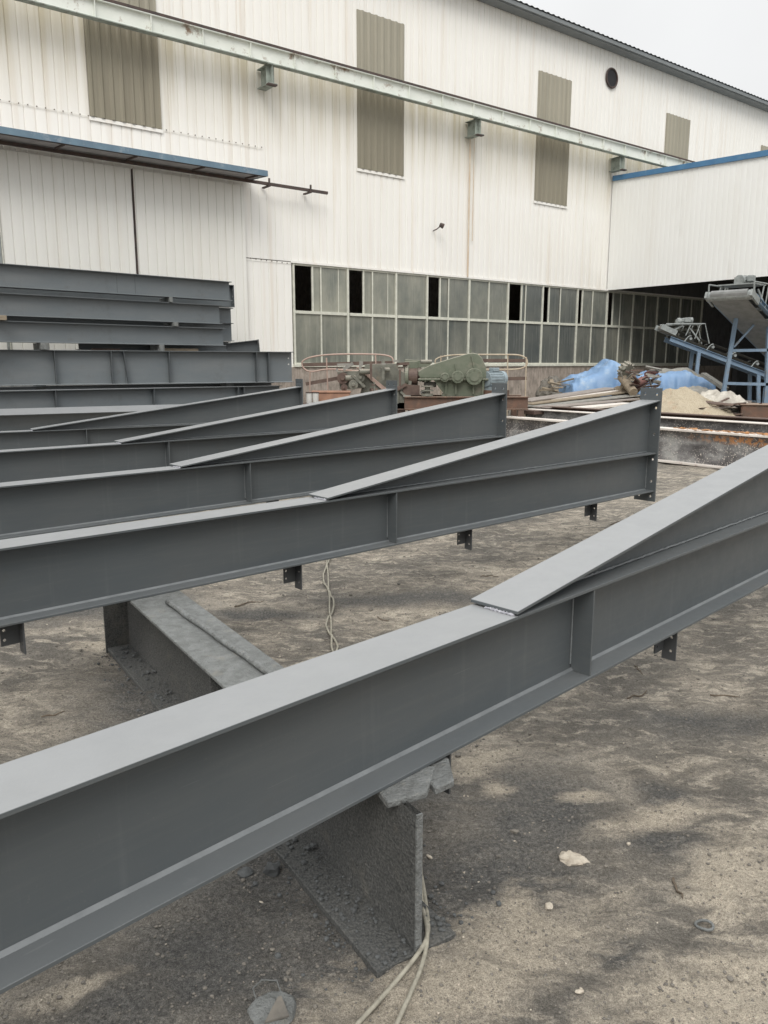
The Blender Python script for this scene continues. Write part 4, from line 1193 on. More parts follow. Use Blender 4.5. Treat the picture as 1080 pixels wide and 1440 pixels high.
sheet(990, 524, 1022, 545, 19.4, 19.0, 0.3, 0.08, 'grey slab tipped at the right end of the long low blue tarpaulin', 'dusty_belt', None)
def scrap(label, n, u0, u1, v0, v1, y0, y1, m, seed, smin=0.06, smax=0.35, flat=0.5):
    rr = random.Random(seed); mb = MB()
    for i in range(n):
        y = rr.uniform(y0, y1); p = dy(rr.uniform(u0, u1), rr.uniform(v0, v1), y)
        d = Vector((rr.uniform(-1, 1), rr.uniform(-0.6, 0.6), rr.uniform(-1, 1) * flat)).normalized() * rr.uniform(smin, smax)
        w_ = rr.uniform(0.015, 0.12)
        mb.bar(p - d / 2, p + d / 2, w_, rr.choice((0.012, 0.02, 0.04)), up=(rr.uniform(-.5, .5), rr.uniform(-.5, .5), 1))
    return tag(mb.build('scrap_pieces', M[m], None), label, 'scrap', None, 'stuff')
scrap('rusty scrap offcuts between the two blue tarpaulins', 16, 876, 924, 520, 550, 18.3, 18.9, 'rail_brown', 1, 0.15, 0.5, 0.5)
scrap('pale scrap offcuts between the two blue tarpaulins', 14, 872, 922, 516, 548, 18.3, 18.9, 'dusty_belt', 2, 0.15, 0.5, 0.4)
scrap('pale planks under the sacking pile', 16, 985, 1050, 562, 582, 16.6, 17.2, 'board', 3, 0.4, 0.9, flat=0.10)
scrap('rusty strips under the sacking pile', 16, 990, 1070, 564, 586, 16.5, 17.0, 'rail_brown', 4, 0.4, 0.9, flat=0.10)
scrap('pale offcuts left of the peaked tarpaulin', 9, 768, 796, 535, 550, 19.5, 20.5, 'timber', 6, 0.2, 0.6, 0.2)
# rusty red box at far right
bx = thing('rusty_crate', 'rusty red crate at the right edge behind the girders', 'crate', (X(1072, 16.6), 16.6, 0), R(-20))
MB().box(-0.35, 0.35, -0.3, 0.3, 0, 0.77).build('body', M['rust'], bx, bevel=0.02)
MB().box(-0.38, 0.38, -0.33, 0.33, 0.771, 0.80).build('rim', M['rust'], bx, bevel=0.01)

# ------------------------------------------------------------------ gearbox on a rusty skid
GY = 16.0
def G(u, v, y=GY): return dy(u, v, y)
sk = 0.01455
def skid(label, u0, u1, v0, v1, y, dep, rz=0, m='rust', legs=True, name='machine_skid'):
    a = G(u0, v0, y); b = G(u1, v1, y)
    L = b.x - a.x; h = a.z - b.z
    root = thing(name, label, 'steel frame', (a.x, y, 0), rz)
    zt = a.z
    for yy in (0, dep):
        MB().box(0, L, yy - 0.06, yy + 0.06, zt - 0.025, zt).box(0, L, yy - 0.06, yy + 0.06, zt - h, zt - h + 0.02).box(0, L, yy - 0.008, yy + 0.008, zt - h + 0.021, zt - 0.026).build('side_channel', M[m], root, bevel=0.003)
    for i in range(4):
        x = L * i / 3
        MB().box(max(0, x - 0.05), min(L, x + 0.05), 0.061, dep - 0.061, zt - h, zt - 0.03).build('cross_member', M[m], root)
    for x in (0.1, L - 0.2):
        for yy in (0, dep):
            MB().box(x, x + 0.12, yy - 0.05, yy + 0.05, -0.02, zt - h - 0.001).build('leg', M[m], root)
    return root
skid('rusty red skid frame carrying the green gearbox', 569, 742, 557.5, 576, GY - 0.1, 0.85)
a = G(560, 558)
gb = thing('gearbox', 'big green cast iron gearbox with a humped cover', 'gearbox', (G(643, 558).x, GY, G(643, 558).z + 0.002), R(-4))
def gp(cx, cy):   # crop coordinates of the zoomed study -> local x,z
    return ((cx - 448) * sk / 5.4, (534 - cy) * sk / 5.4)
up = [gp(*p) for p in ((168, 398), (150, 375), (150, 345), (175, 330), (235, 300), (330, 268), (430, 238), (520, 213), (560, 207), (600, 216), (630, 245), (655, 300), (668, 350), (672, 398))]
ro = MB().prism(up, 0.06, 0.50, 'y').build('upper_housing', M['green_cast'], gb, bevel=0.03, seg=3, smooth=R(40))
fl = [gp(*p) for p in ((150, 398), (680, 398), (680, 412), (150, 412))]
MB().prism(fl, 0.0, 0.56, 'y').build('joint_flange', M['green_cast'], gb, bevel=0.006)
lo = [gp(*p) for p in ((270, 412), (655, 412), (650, 515), (672, 518), (672, 532), (330, 532), (330, 520), (345, 512), (300, 455))]
MB().prism(lo, 0.07, 0.49, 'y').build('lower_housing', M['green_cast'], gb, bevel=0.012, seg=2)
for cx, cy, r in ((352, 390, 34), (448, 387, 46), (572, 384, 62)):
    x, z = gp(cx, cy); r = r * sk / 5.4
    b_ = MB().cyl((x, -0.11, z), (x, 0.1, z), r, n=28).build('bearing_cap', M['green_cast'], gb, bevel=0.012, seg=2)
    q = MB().cyl((x, -0.135, z), (x, -0.111, z), r * 0.55, n=20)
    for i in range(8):
        t = i * math.pi / 4
        q.cyl((x + r * 0.8 * math.cos(t), -0.125, z + r * 0.8 * math.sin(t)), (x + r * 0.8 * math.cos(t), -0.112, z + r * 0.8 * math.sin(t)), 0.012, n=6)
    q.build('cap_bolts', M['green_cast'], b_)
for cx in (362, 437, 568, 640):
    x, z0 = gp(cx, 515); x1, z1 = gp(cx, 413)
    MB().prism([(x - 0.012, z0), (x + 0.012, z0), (x + 0.012, z1 - 0.01), (x - 0.012, z1 - 0.01)], 0.0, 0.069, 'y').build('rib', M['green_cast'], gb)
for ca, cb_ in (((428, 290), (440, 345)), ((548, 225), (572, 320))):
    x0, z0 = gp(*ca); x1, z1 = gp(*cb_)
    MB().bar((x0, 0.045, z0), (x1, 0.045, z1), 0.035, 0.02).build('rib', M['green_cast'], gb)
bo = MB()
for i in range(13):
    x, z = gp(165 + i * 40, 412)
    bo.cyl((x, 0.03, z - 0.03), (x, 0.03, z + 0.055), 0.012, n=6)
bo.build('flange_bolts', M['green_cast'], gb)
x, z = gp(200, 372)
MB().cyl((x - 0.07, 0.28, z), (x + 0.10, 0.28, z + 0.01), 0.155, n=28).build('input_barrel', M['green_cast'], gb, bevel=0.01)
bb = MB()
for i in range(9):
    t = math.pi * (0.75 + i * 0.10)
    bb.box(x - 0.085, x - 0.07, 0.28 + 0.13 * math.cos(t) - 0.012, 0.28 + 0.13 * math.cos(t) + 0.012, z + 0.13 * math.sin(t) - 0.012, z + 0.13 * math.sin(t) + 0.012)
bb.build('barrel_bolts', M['green_cast'], gb)
# input shaft drum on its left
dm_ = MB()
x, z = gp(150, 385)
dm_.cyl((x - 0.20, 0.28, z), (x - 0.02, 0.28, z), 0.17, n=28)
dm_.cyl((x - 0.05, 0.28, z), (x + 0.06, 0.28, z), 0.10, n=20)
dm_.build('shaft_flange', M['rail_brown'], gb)
MB().cyl((x - 0.27, 0.28, z), (x - 0.205, 0.28, z), 0.22, n=28).build('coupling_disc', M['green_cast'], gb)
x, z = gp(545, 190)
MB().cyl((x, 0.3, z - 0.06), (x, 0.3, z + 0.03), 0.02).build('breather', M['green_cast'], gb)
# spring spool under shaft
p = G(601, 557, GY - 0.05)
sp_ = thing('flanged_spool', 'dusty flanged spool below the gearbox shaft', 'spool', (p.x, p.y, p.z + 0.001), 0)
MB().cyl((0, 0, 0), (0, 0, 0.05), 0.12, n=24).cyl((0, 0, 0.1), (0, 0, 0.125), 0.12, n=24).cyl((0, 0, 0.185), (0, 0, 0.205), 0.12, n=24).cyl((0, 0, 0.05), (0, 0, 0.19), 0.055, n=16).build('spool_body', M['grey_machine'], sp_)
# blue motor
p = G(694, 556, GY + 0.15)
mo = thing('electric_motor', 'pale blue electric motor behind the third beam end plate', 'motor', (p.x, p.y, p.z + 0.06), R(35))
MB().cyl((-0.22, 0, 0.27), (0.16, 0, 0.27), 0.15, n=24).build('casing', M['blue_motor'], mo)
MB().cyl((0.16, 0, 0.27), (0.24, 0, 0.27), 0.165, n=24).build('fan_cover', M['blue_motor'], mo)
fm = MB()
for i in range(18):
    t = i * 2 * math.pi / 18
    fm.bar((-0.2, 0.155 * math.cos(t), 0.27 + 0.155 * math.sin(t)), (0.14, 0.155 * math.cos(t), 0.27 + 0.155 * math.sin(t)), 0.012, 0.02)
fm.build('cooling_fins', M['blue_motor'], mo)
MB().box(-0.08, 0.08, -0.08, 0.08, 0.42, 0.50).build('terminal_box', M['blue_motor'], mo, bevel=0.01)
MB().box(-0.2, 0.14, -0.16, 0.16, 0.05, 0.12).build('foot', M['blue_motor'], mo)
MB().box(-0.25, 0.25, -0.2, 0.2, -0.06, 0.049).build('foot_plate', M['rust'], mo)

# railings
def railing(label, loops, posts, y, m, r=0.017, bars=()):
    root = thing('guard_rail', label, 'railing', (G(loops[0][0][0], 500, y).x, y, 0), 0, None)
    o = root.location
    for lp in loops:
        pts = [G(u, v, y) - Vector(o) for u, v in lp]
        # smooth the corners (Chaikin)
        for _ in range(3):
            q = []
            n = len(pts)
            for i in range(n):
                a_, b_ = pts[i], pts[(i + 1) % n]
                q += [a_.lerp(b_, .25), a_.lerp(b_, .75)]
            pts = q
        MB().tube(pts, r, 8, closed=True).build('rail_loop', M[m], root, smooth=True)
    for (u0, v0, u1, v1) in posts:
        MB().cyl(G(u0, v0, y) - Vector(o), Vector((G(u1, v1, y).x, y, 0.0)) - Vector(o), r * 0.9, n=8).build('post', M[m], root)
    for (u0, v0, u1, v1) in bars:
        MB().bar(G(u0, v0, y) - Vector(o), G(u1, v1, y) - Vector(o), 0.012, 0.075).build('flat_rail', M['rail_brown'], root)
    return root
railing('rose coloured bent tube railing left of the machines', [((424, 506), (450, 499), (500, 497.5), (550, 499), (554, 510), (553, 522), (500, 522), (462, 518), (436, 524), (425, 517))],
        [(459, 503, 464, 575), (528, 499, 533, 575), (436, 523, 434, 575)], 16.6, 'rose_tube', bars=((425, 513, 552, 510), (430, 540, 480, 531), (480, 536, 548, 538)))
railing('cream tube railing behind the green gearbox', [((612, 499), (700, 498.5), (741, 499), (742, 519), (700, 520), (660, 519), (612, 518))],
        [(714, 500, 714, 570), (740, 502, 739, 575), (620, 500, 620, 560)], 17.4, 'yellow_tube', bars=((640, 507, 740, 507), (690, 533, 741, 532)))

# cluttered grey scrap machine (left of gearbox)
SY = 16.2
sm = thing('scrap_machine', 'cluttered grey green machine of chutes and pulleys left of the gearbox', 'machine', (G(535, 560, SY).x, SY, 0), 0)
def L_(u, v, dyy=0.0): 
    p = G(u, v, SY + dyy) - Vector(sm.location); return p
def qplate(name, pts, th, m, dyy=0.0):
    mb = MB(); ps = [(L_(u, v).x, L_(u, v).z) for u, v in pts]
    return mb.prism(ps, dyy, dyy + th, 'y').build(name, M[m], sm, bevel=0.006)
qplate('chute_plate', [(515, 512), (560, 511), (561, 545), (548, 560), (505, 560)], 0.05, 'grey_machine', 0.25)
qplate('side_plate', [(560, 520), (580, 528), (575, 575), (556, 575)], 0.06, 'grey_machine', 0.0)
qplate('upright', [(569, 508), (588, 508), (588, 556), (575, 556), (569, 535)], 0.18, 'green_cast', 0.12)
qplate('head_box', [(570, 505), (606, 508), (606, 517), (570, 517)], 0.3, 'green_cast', 0.15)
qplate('base_frame', [(500, 566), (575, 566), (575, 577), (500, 577)], 0.5, 'rail_brown', 0.0)
qplate('ground_legs', [(505, 577), (570, 577), (570, 612), (505, 612)], 0.4, 'rail_brown', 0.05)
qplate('engine_block', [(474, 523), (512, 521), (512, 546), (478, 548)], 0.35, 'grey_machine', 0.1)
for k_, (u_, v_, r_, dd) in enumerate(((482, 532, 0.12, 0.0), (497, 541, 0.10, -0.02), (484, 545, 0.07, -0.05), (507, 531, 0.09, 0.02))):
    c = L_(u_, v_)
    pm = MB().cyl((c.x, dd, c.z), (c.x, dd + 0.05, c.z), r_, n=24)
    pm.cyl((c.x, dd - 0.06, c.z), (c.x, dd, c.z), r_ * 0.35, n=14)
    pm.build('pulley', M['rail_brown' if k_ in (0, 2) else 'grey_machine'], sm, bevel=0.004)
for k_, (m__, n__) in enumerate((('grey_machine', 20), ('rail_brown', 13), ('dusty_belt', 15))):
    rr = random.Random(40 + k_)
    for i in range(n__):
        pm = MB()
        u_ = rr.uniform(470, 606); v_ = rr.uniform(506, 572); c = L_(u_, v_); y_ = rr.uniform(-0.12, 0.1)
        ln = rr.uniform(0.05, 0.4); an_ = rr.choice((0, 0, 0, math.pi / 2, math.pi / 2, math.pi / 2, 0.5, -0.7)) + rr.uniform(-.05, .05)
        q = Vector((math.cos(an_) * ln / 2, 0, math.sin(an_) * ln / 2))
        if rr.random() < 0.15: pm.cyl(c + Vector((-ln / 3, y_, 0)), c + Vector((ln / 3, y_ + 0.05, 0)), rr.uniform(0.03, 0.06), n=12)
        else: pm.bar((c.x - q.x, y_, c.z - q.z), (c.x + q.x, y_, c.z + q.z), rr.uniform(0.02, 0.06), rr.uniform(0.02, 0.07))
        pm.build(('frame_bar', 'rusty_bar', 'dusty_bar')[k_], M[m__], sm)
qplate('brace_bar', [(500, 516), (506, 516), (560, 560), (552, 562)], 0.03, 'rose_tube', 0.2)
qplate('belt_guard', [(566, 540), (590, 542), (590, 556), (566, 556)], 0.1, 'rail_brown', -0.05)
# crates and pails by the rail
cr = thing('orange_crate', 'faded orange crate below the scrap machine pulleys', 'crate', (X(465, 16.0), 16.0, 0), R(5))
MB().box(-0.38, 0.38, -0.2, 0.2, 0.5, 1.05).box(-0.4, 0.4, -0.22, 0.22, 1.051, 1.09).build('box_body', M['orange'], cr, bevel=0.01)
MB().box(-0.4, 0.4, -0.2, 0.2, 0.0, 0.499).build('pallet_block', M['rust'], cr)
for i, (u_, zz) in enumerate(((434, 1.02), (443, 1.02))):
    t = thing('white_pail', 'white pail at the tip of the farthest tapered beam, %s one' % ('left' if i == 0 else 'right'), 'pail', (X(u_, 15.6), 15.6, 0.86), 0)
    MB().cyl((0, 0, 0), (0, 0, 0.2), 0.055, 0.065, 18).build('bucket', M['pail'], t)
    MB().cyl((0, 0, 0.201), (0, 0, 0.22), 0.072, n=18).build('lid', M['dark_iron'], t)
st_ = thing('work_bench', 'rough low bench under the white pails', 'bench', (X(440, 15.7), 15.7, 0), R(10))
MB().box(-0.4, 0.25, -0.2, 0.2, 0.80, 0.858).build('top', M['rail_brown'], st_)
for x_ in (-0.35, 0.2): MB().box(x_ - 0.03, x_ + 0.03, -0.15, 0.15, -0.02, 0.799).build('leg', M['rail_brown'], st_)

# ------------------------------------------------------------------ conveyors
def conveyor(label, head, dirv, slope, L, width, frame_m, belt_m, legs, motor, arches=True, bracket=True, depth=0.16, fz=-0.12, br=0.13, ms=1.0):
    d = Vector((dirv[0], dirv[1], 0)).normalized()
    root = thing('belt_conveyor', label, 'conveyor', (head[0], head[1], 0), math.atan2(d.y, d.x))
    h0 = head[2]; sl_ = math.tan(slope); cs = math.cos(slope)
    def P(x, y, z=0.0): return Vector((x, y, h0 - x * sl_ + z))
    hw = width / 2
    for s in (-1, 1):
        m_ = MB().bar(P(0.15, s * hw, fz), P(L, s * hw, fz), 0.05, depth)
        m_.bar(P(0.15, s * (hw + 0.03), fz + depth / 2), P(L, s * (hw + 0.03), fz + depth / 2), 0.08, 0.012).bar(P(0.15, s * (hw + 0.03), fz - depth / 2), P(L, s * (hw + 0.03), fz - depth / 2), 0.08, 0.012)
        m_.build('side_frame', M[frame_m], root)
    # belt loop
    r = br
    up_, lo_ = [], []
    n = 8
    prof = []
    for i in range(n + 1):
        t = math.pi / 2 + math.pi * i / n
        prof.append((r * math.cos(t), r * math.sin(t)))
    pts = [(L, r + 0.0)] + prof + [(L, -r)]
    inner = [(x, z * 0.86 if abs(z) > 0.1 else z) for x, z in pts]
    vs = []
    for y in (-hw + 0.04, hw - 0.04):
        for (x, z) in pts: vs.append(P(x, y, z + 0.0))
    k = len(pts)
    MB().add(vs, [(i, i + 1, i + 1 + k, i + k) for i in range(k - 1)]).build('belt', M[belt_m], root)
    MB().cyl(P(0, -hw - 0.06), P(0, hw + 0.06), r * 0.9, n=24).build('head_roller', M['galv'], root)
    for s in (-1, 1):
        MB().bar(P(-0.12, s * (hw + 0.05), 0), P(0.3, s * (hw + 0.05), -0.03), 0.05, 0.14).build('bearing_block', M['galv'], root)
    if arches:
        x = 0.5
        while x < L - 0.2:
            for s in (-1, 1):
                a_ = P(x, s * (hw + 0.02), fz + 0.03); pts2 = [a_]
                for i in range(1, 7):
                    t = i / 6
                    pts2.append(P(x + 0.02 + 0.20 * t, s * (hw + 0.02) - s * 0.04 * t, fz + 0.03 + (0.02 - fz) * math.sin(t * math.pi / 2)))
                MB().tube(pts2, 0.016, 6).build('idler_bracket', M['galv'], root)
            MB().cyl(P(x + 0.22, -hw + 0.03, -0.02), P(x + 0.22, hw - 0.03, -0.02), 0.04, n=12).build('idler_roller', M['galv'], root)
            x += 0.62
    for (x, foot_dx, foot_dy) in legs:
        for s in (-1, 1):
            p = P(x, s * (hw + 0.02), fz - 0.06)
            if p.z > 0.1:
                MB().bar(p, (p.x + foot_dx, p.y + foot_dy * s, -0.02), 0.09, 0.09, up=(0, 1, 0)).build('leg', M[frame_m], root)
        p = P(x, 0, -0.2)
        MB().bar((p.x + foot_dx * .6, -hw - 0.03, p.z * 0.4), (p.x + foot_dx * .6, hw + 0.03, p.z * 0.4), 0.05, 0.05).build('cross_bar', M[frame_m], root)
    # drive: gear motor on a bracket above the head
    mx, mz = motor
    for s in (-1, 1):
        MB().bar(P(mx - 0.25, s * (hw + 0.02), 0.0), P(mx + 0.05, s * (hw - 0.1), mz), 0.035, 0.035).bar(P(mx + 0.5, s * (hw + 0.02), 0.0), P(mx + 0.25, s * (hw - 0.1), mz), 0.035, 0.035).build('motor_stay', M['galv'], root)
    zz = P(mx, 0, mz).z
    MB().box(mx - 0.15, mx + 0.55, -hw + 0.05, hw - 0.05, zz, zz + 0.025).build('motor_plate', M['galv'], root)
    dmm = MB().cyl((mx + 0.0, -0.05, zz + 0.14 * ms), (mx + 0.38 * ms, -0.02, zz + 0.17 * ms), 0.10 * ms, n=20).cyl((mx + 0.38 * ms, -0.02, zz + 0.17 * ms), (mx + 0.46 * ms, -0.02, zz + 0.175 * ms), 0.11 * ms, n=20)
    dmm.cyl((mx - 0.10 * ms, -0.05, zz + 0.13 * ms), (mx + 0.0, -0.05, zz + 0.14 * ms), 0.13 * ms, n=20).box(mx - 0.16 * ms, mx - 0.1 * ms, -0.12, 0.04, zz + 0.02, zz + 0.2 * ms)
    for k2 in range(10):
        t2 = k2 * math.pi / 5
        dmm.bar((mx + 0.03, -0.05 + 0.105 * ms * math.cos(t2), zz + 0.14 * ms + 0.105 * ms * math.sin(t2)), (mx + 0.36 * ms, -0.02 + 0.105 * ms * math.cos(t2), zz + 0.17 * ms + 0.105 * ms * math.sin(t2)), 0.01, 0.02)
    dmm.build('drive_motor', M['galv'], root)
    MB().box(mx + 0.12 * ms, mx + 0.34 * ms, -hw * 0.6, -0.14, zz + 0.10 * ms, zz + 0.26 * ms).build('terminal_box', M['galv'], root, bevel=0.01)
    for s in (-1, 1):
        MB().tube([P(0.02, s * (hw + 0.05), 0.05), (0.0, s * (hw + 0.05), zz + 0.02), (mx + 0.6, s * (hw + 0.05), zz + 0.02), P(mx + 0.75, s * (hw + 0.05), 0.02)], 0.018, 6).build('guard_bar', M['galv'], root)
        for xx in (mx + 0.1, mx + 0.35): MB().bar(P(xx, s * (hw + 0.04), 0.0), (xx + 0.12, s * (hw + 0.04), zz), 0.022, 0.022).build('guard_stay', M['galv'], root)
    return root
hU = dy(1027, 416, 17.2)
cu = conveyor('upper belt conveyor with its wide belt underside showing, at the right edge', hU, (0.72, 0.69), R(19), 7.0, 0.86, 'blue_steel', 'belt', [(4.2, 0.3, 0.1)], (0.35, 0.36), depth=0.10, fz=0.02, br=0.115, ms=0.8)
# frame rails between its legs
hL = dy(932, 462, 22.6)
cl_ = conveyor('lower blue belt conveyor rising out of the dark annex', hL, (1.0, -0.10), R(20.5), 7.2, 0.6, 'blue_steel', 'dusty_belt', [(0.95, -0.1, 0.05), (2.6, 0.1, 0.05)], (0.45, 0.26), depth=0.13, fz=-0.24, br=0.075, ms=0.75)
# blue stand crossing in front
bs = thing('steel_stand', 'blue steel stand propping the upper conveyor', 'stand', (X(1020, 18.0), 18.0, 0), 0)
def SP(u, v, y=18.0): return dy(u, v, y) - Vector(bs.location)
for (a_, b_, w_) in (((1036, 443), (1018, 548), 0.075), ((1078, 545), (1082, 430), 0.08)):
    MB().bar(SP(*a_), SP(*b_), w_, w_, up=(0, 1, 0)).build('post', M['blue_steel'], bs)
for (a_, b_, w_, nm) in (((1028, 493), (1100, 492), 0.08, 'cross_bar'), ((1020, 539), (1100, 541), 0.08, 'cross_bar'), ((1032, 488), (1060, 457), 0.045, 'brace')):
    MB().bar(SP(*a_), SP(*b_), w_ * 0.8, w_, up=(0, 1, 0)).build(nm, M['blue_steel'], bs)
for (a_, y_) in (((1018, 548), 18.0), ((1078, 545), 18.0)):
    p = SP(*a_)
    MB().box(p.x - 0.05, p.x + 0.05, -0.05, 0.05, -0.02, p.z).build('foot', M['blue_steel'], bs)

# ------------------------------------------------------------------ small things on the dirt
def twist(name, pts, r, sep, turns, label, grp=None):
    """two strands twisted round each other along a path"""
    pts = [Vector(p) for p in pts]
    dense = []
    K = 14
    for i in range(len(pts) - 1):
        p0 = pts[max(i - 1, 0)]; p1 = pts[i]; p2 = pts[i + 1]; p3 = pts[min(i + 2, len(pts) - 1)]
        for k in range(K):
            t = k / K
            dense.append(0.5 * ((2 * p1) + (-p0 + p2) * t + (2 * p0 - 5 * p1 + 4 * p2 - p3) * t * t + (-p0 + 3 * p1 - 3 * p2 + p3) * t ** 3))
    dense.append(pts[-1])
    m_ = MB(); n = len(dense)
    for s in (0, math.pi):
        q = []
        for i, p in enumerate(dense):
            d = (dense[min(i + 1, n - 1)] - dense[max(i - 1, 0)]); d.z = 0; d.normalize()
            nr = Vector((-d.y, d.x, 0)); a_ = turns * 2 * math.pi * i / n + s
            ss = sep(i / n) if callable(sep) else sep
            zz = gz(p.x, p.y)
            q.append(p + nr * math.cos(a_) * ss + Vector((0, 0, abs(math.sin(a_)) * min(ss, 0.012) + r + zz)))
        m_.tube(q, r, 7)
    return tag(m_.build(name, M['rope'], None, smooth=True), label, 'cable', grp)
P0 = lambda u, v, z=0.0: at(u, v, z)
twist('twisted_cable', [P0(462, 770), P0(458, 800), P0(466, 830), P0(462, 862), P0(470, 890), P0(472, 925), P0(500, 990)], 0.007, (lambda t: 0.010 + 0.010 * abs(math.sin(t * 11))), 3.0, 'twisted pair of beige cables on the dirt below the second beam')
def cab(pts, lab):
    pts = [Vector(p) for p in pts]
    for _ in range(3):
        q = [pts[0]]
        for i in range(len(pts) - 1): q += [pts[i].lerp(pts[i + 1], .25), pts[i].lerp(pts[i + 1], .75)]
        q.append(pts[-1]); pts = q
    return tag(MB().tube(pts, 0.0068, 8).build('beige_cable', M['rope'], None, smooth=True), lab, 'cable', 'cables beside the sooty girder')
def gpt(u, v, dz=0.006):
    p = at(u, v); p.z = gz(p.x, p.y) + dz; return p
cab([gpt(498, 985), gpt(540, 1080), gpt(572, 1150), gpt(590, 1205), gpt(596, 1250), gpt(601, 1290, 0.02), gpt(603, 1315, 0.026), gpt(598, 1342, 0.03), gpt(575, 1368, 0.012), gpt(540, 1402), gpt(490, 1455)], 'beige cable coming round the sooty girder end and bending away to the left')
cab([gpt(504, 988), gpt(532, 1080), gpt(566, 1150), gpt(593, 1200), gpt(591, 1250), gpt(596, 1290, 0.02), gpt(602, 1325, 0.036), gpt(597, 1358, 0.022), gpt(580, 1400, 0.01), gpt(548, 1465)], 'beige cable by the sooty girder running down to the bottom edge')

def put(o, lab, cat, grp=None): return tag(o, lab, cat, grp)
p = at(806, 1206); put(rock('pale_rock', M['white_rock'], (p.x, p.y, gz(p.x, p.y) + 0.010), 0.042, (1.15, 0.9, 0.5), 2, 4, 0.32, freq=1.8), 'pale chalky rock on the dirt right of the cables', 'rock')
p = at(383, 1224); put(rock('dark_rock', M['dark_rock'], (p.x, p.y, gz(p.x, p.y) + 0.015), 0.03, (0.8, 1.0, 0.9), 4, 2, 0.5), 'dark angular rock left of the sooty girder base', 'rock')
p = at(345, 1226); put(rock('dark_rock', M['dark_rock'], (p.x, p.y, gz(p.x, p.y) + 0.004), 0.028, (1.0, 0.9, 0.35), 6, 3, 0.25), 'flat dark disc of stone under the nearest beam edge', 'rock')
p = at(724, 1168); put(rock('small_stone', M['rubble'], (p.x, p.y, gz(p.x, p.y) + 0.005), 0.012, (1.2, 0.9, 0.7), 7, 2, 0.4), 'small grey stone in the dark soot patch', 'rock')
p = at(604, 1195); put(rock('small_stone', M['white_rock'], (p.x, p.y, gz(p.x, p.y) + 0.004), 0.010, (1.5, 0.7, 0.5), 9, 2, 0.3), 'small white stone just right of the sooty girder web', 'rock')
p = at(815, 1398); put(rock('small_stone', M['white_rock'], (p.x, p.y, gz(p.x, p.y) + 0.004), 0.010, (0.7, 1.4, 0.5), 11, 2, 0.3), 'small white oblong stone near the bottom edge', 'rock')
p = at(772, 1272); put(rock('small_stone', M['white_rock'], (p.x, p.y, gz(p.x, p.y) + 0.004), 0.014, (1.3, 0.9, 0.5), 13, 2, 0.5), 'pale crumb of sand just below the chalky rock', 'rock')
# ring
p = at(991, 1294); zr = gz(p.x, p.y) + 0.012
tag(MB().tube([(p.x + 0.027 * math.cos(t), p.y + 0.021 * math.sin(t), zr + 0.002 * math.sin(t * 2)) for t in [i * 2 * math.pi / 40 for i in range(40)]], 0.0045, 8, closed=True)
    .build('metal_ring', M['dusty_steel'], None, smooth=True), 'small dusty metal ring lying on the dirt at the right', 'ring')
# crushed tin lid with wire bail
p = at(383, 1425); zr = gz(p.x, p.y)
tin = thing('crushed_tin', 'crushed grey tin with a wire handle at the bottom edge', 'tin', (p.x, p.y, zr), R(20))
def fn(a, b):
    th = a * 2 * math.pi; r_ = 0.068 * b
    rim = 0.018 if b < 0.9 else 0.018 * (1 - b) / 0.1
    return (r_ * math.cos(th) * (1 + 0.08 * math.sin(3 * th)), r_ * math.sin(th) * 0.9, rim + 0.006 * noise.noise(Vector((r_ * math.cos(th) * 50, r_ * math.sin(th) * 50, 0))) + 0.001)
MB().grid(fn, 40, 14).build('tin_body', M['dusty_steel'], tin, smooth=True)
MB().tube([(-0.035, 0.04, 0.015), (-0.038, 0.075, 0.025), (-0.01, 0.09, 0.03), (0.03, 0.078, 0.026), (0.034, 0.03, 0.016)], 0.0022, 6).build('wire_handle', M['dusty_steel'], tin, smooth=True)
MB().prism([(-0.03, -0.05), (0.02, 0.02), (0.03, 0.02), (0.035, -0.05)], 0.022, 0.028, 'z').build('torn_flap', M['rubble'], tin)
# twigs
random.seed(5)
tw_spots = [((735, 948), (765, 965)), ((882, 978), (912, 968)), ((1000, 973), (1040, 971)), ((330, 850), (372, 842)), ((530, 862), (548, 872)), ((858, 700 + 40), (880, 735)), ((60, 1010), (90, 1002)), ((893, 932), (905, 945)), ((675, 810), (700, 812)), ((945, 1230), (960, 1260))]
for i, (a_, b_) in enumerate(tw_spots):
    A_ = at(*a_); B_ = at(*b_)
    pts = []
    for k in range(7):
        q = A_.lerp(B_, k / 6) + Vector((random.uniform(-1, 1), random.uniform(-1, 1), 0)) * 0.006
        pts.append((q.x, q.y, gz(q.x, q.y) + 0.005))
    tag(MB().tube(pts, [0.004, 0.005, 0.0045, 0.004, 0.004, 0.003, 0.002], 5).build('dry_twig', M['twig'], None), 'thin dry twig lying on the dirt between the beams', 'twig', 'twigs scattered on the dirt')
# loose dirt crumbs and gravel: uncountable
random.seed(21)
gr = MB()
ico = bmesh.new(); bmesh.ops.create_icosphere(ico, subdivisions=1, radius=1.0)
iv = [v.co.copy() for v in ico.verts]; ifc = [[v.index for v in f.verts] for f in ico.faces]; ico.free()
grl = MB()
for i in range(15000):
    y = 1.35 + 7.0 * random.random() ** 1.7; x = random.uniform(-0.62, 0.62) * y * 1.0
    r_ = random.choice((0.0015, 0.002, 0.0025, 0.003, 0.004)) * random.uniform(0.7, 1.4) * (1 + 0.12 * y)
    if random.random() < 0.02: r_ *= 2.2
    s = (random.uniform(0.7, 1.3), random.uniform(0.7, 1.3), random.uniform(0.4, 0.8))
    c = Vector((x, y, gz(x, y) + r_ * 0.25)); rot = Matrix.Rotation(random.random() * 6, 3, 'Z')
    tgt = grl if random.random() < 0.025 else gr
    vs = [c + rot @ Vector((p.x * s[0], p.y * s[1], p.z * s[2])) * r_ * random.uniform(0.8, 1.2) for p in iv]
    tgt.add(vs, ifc)
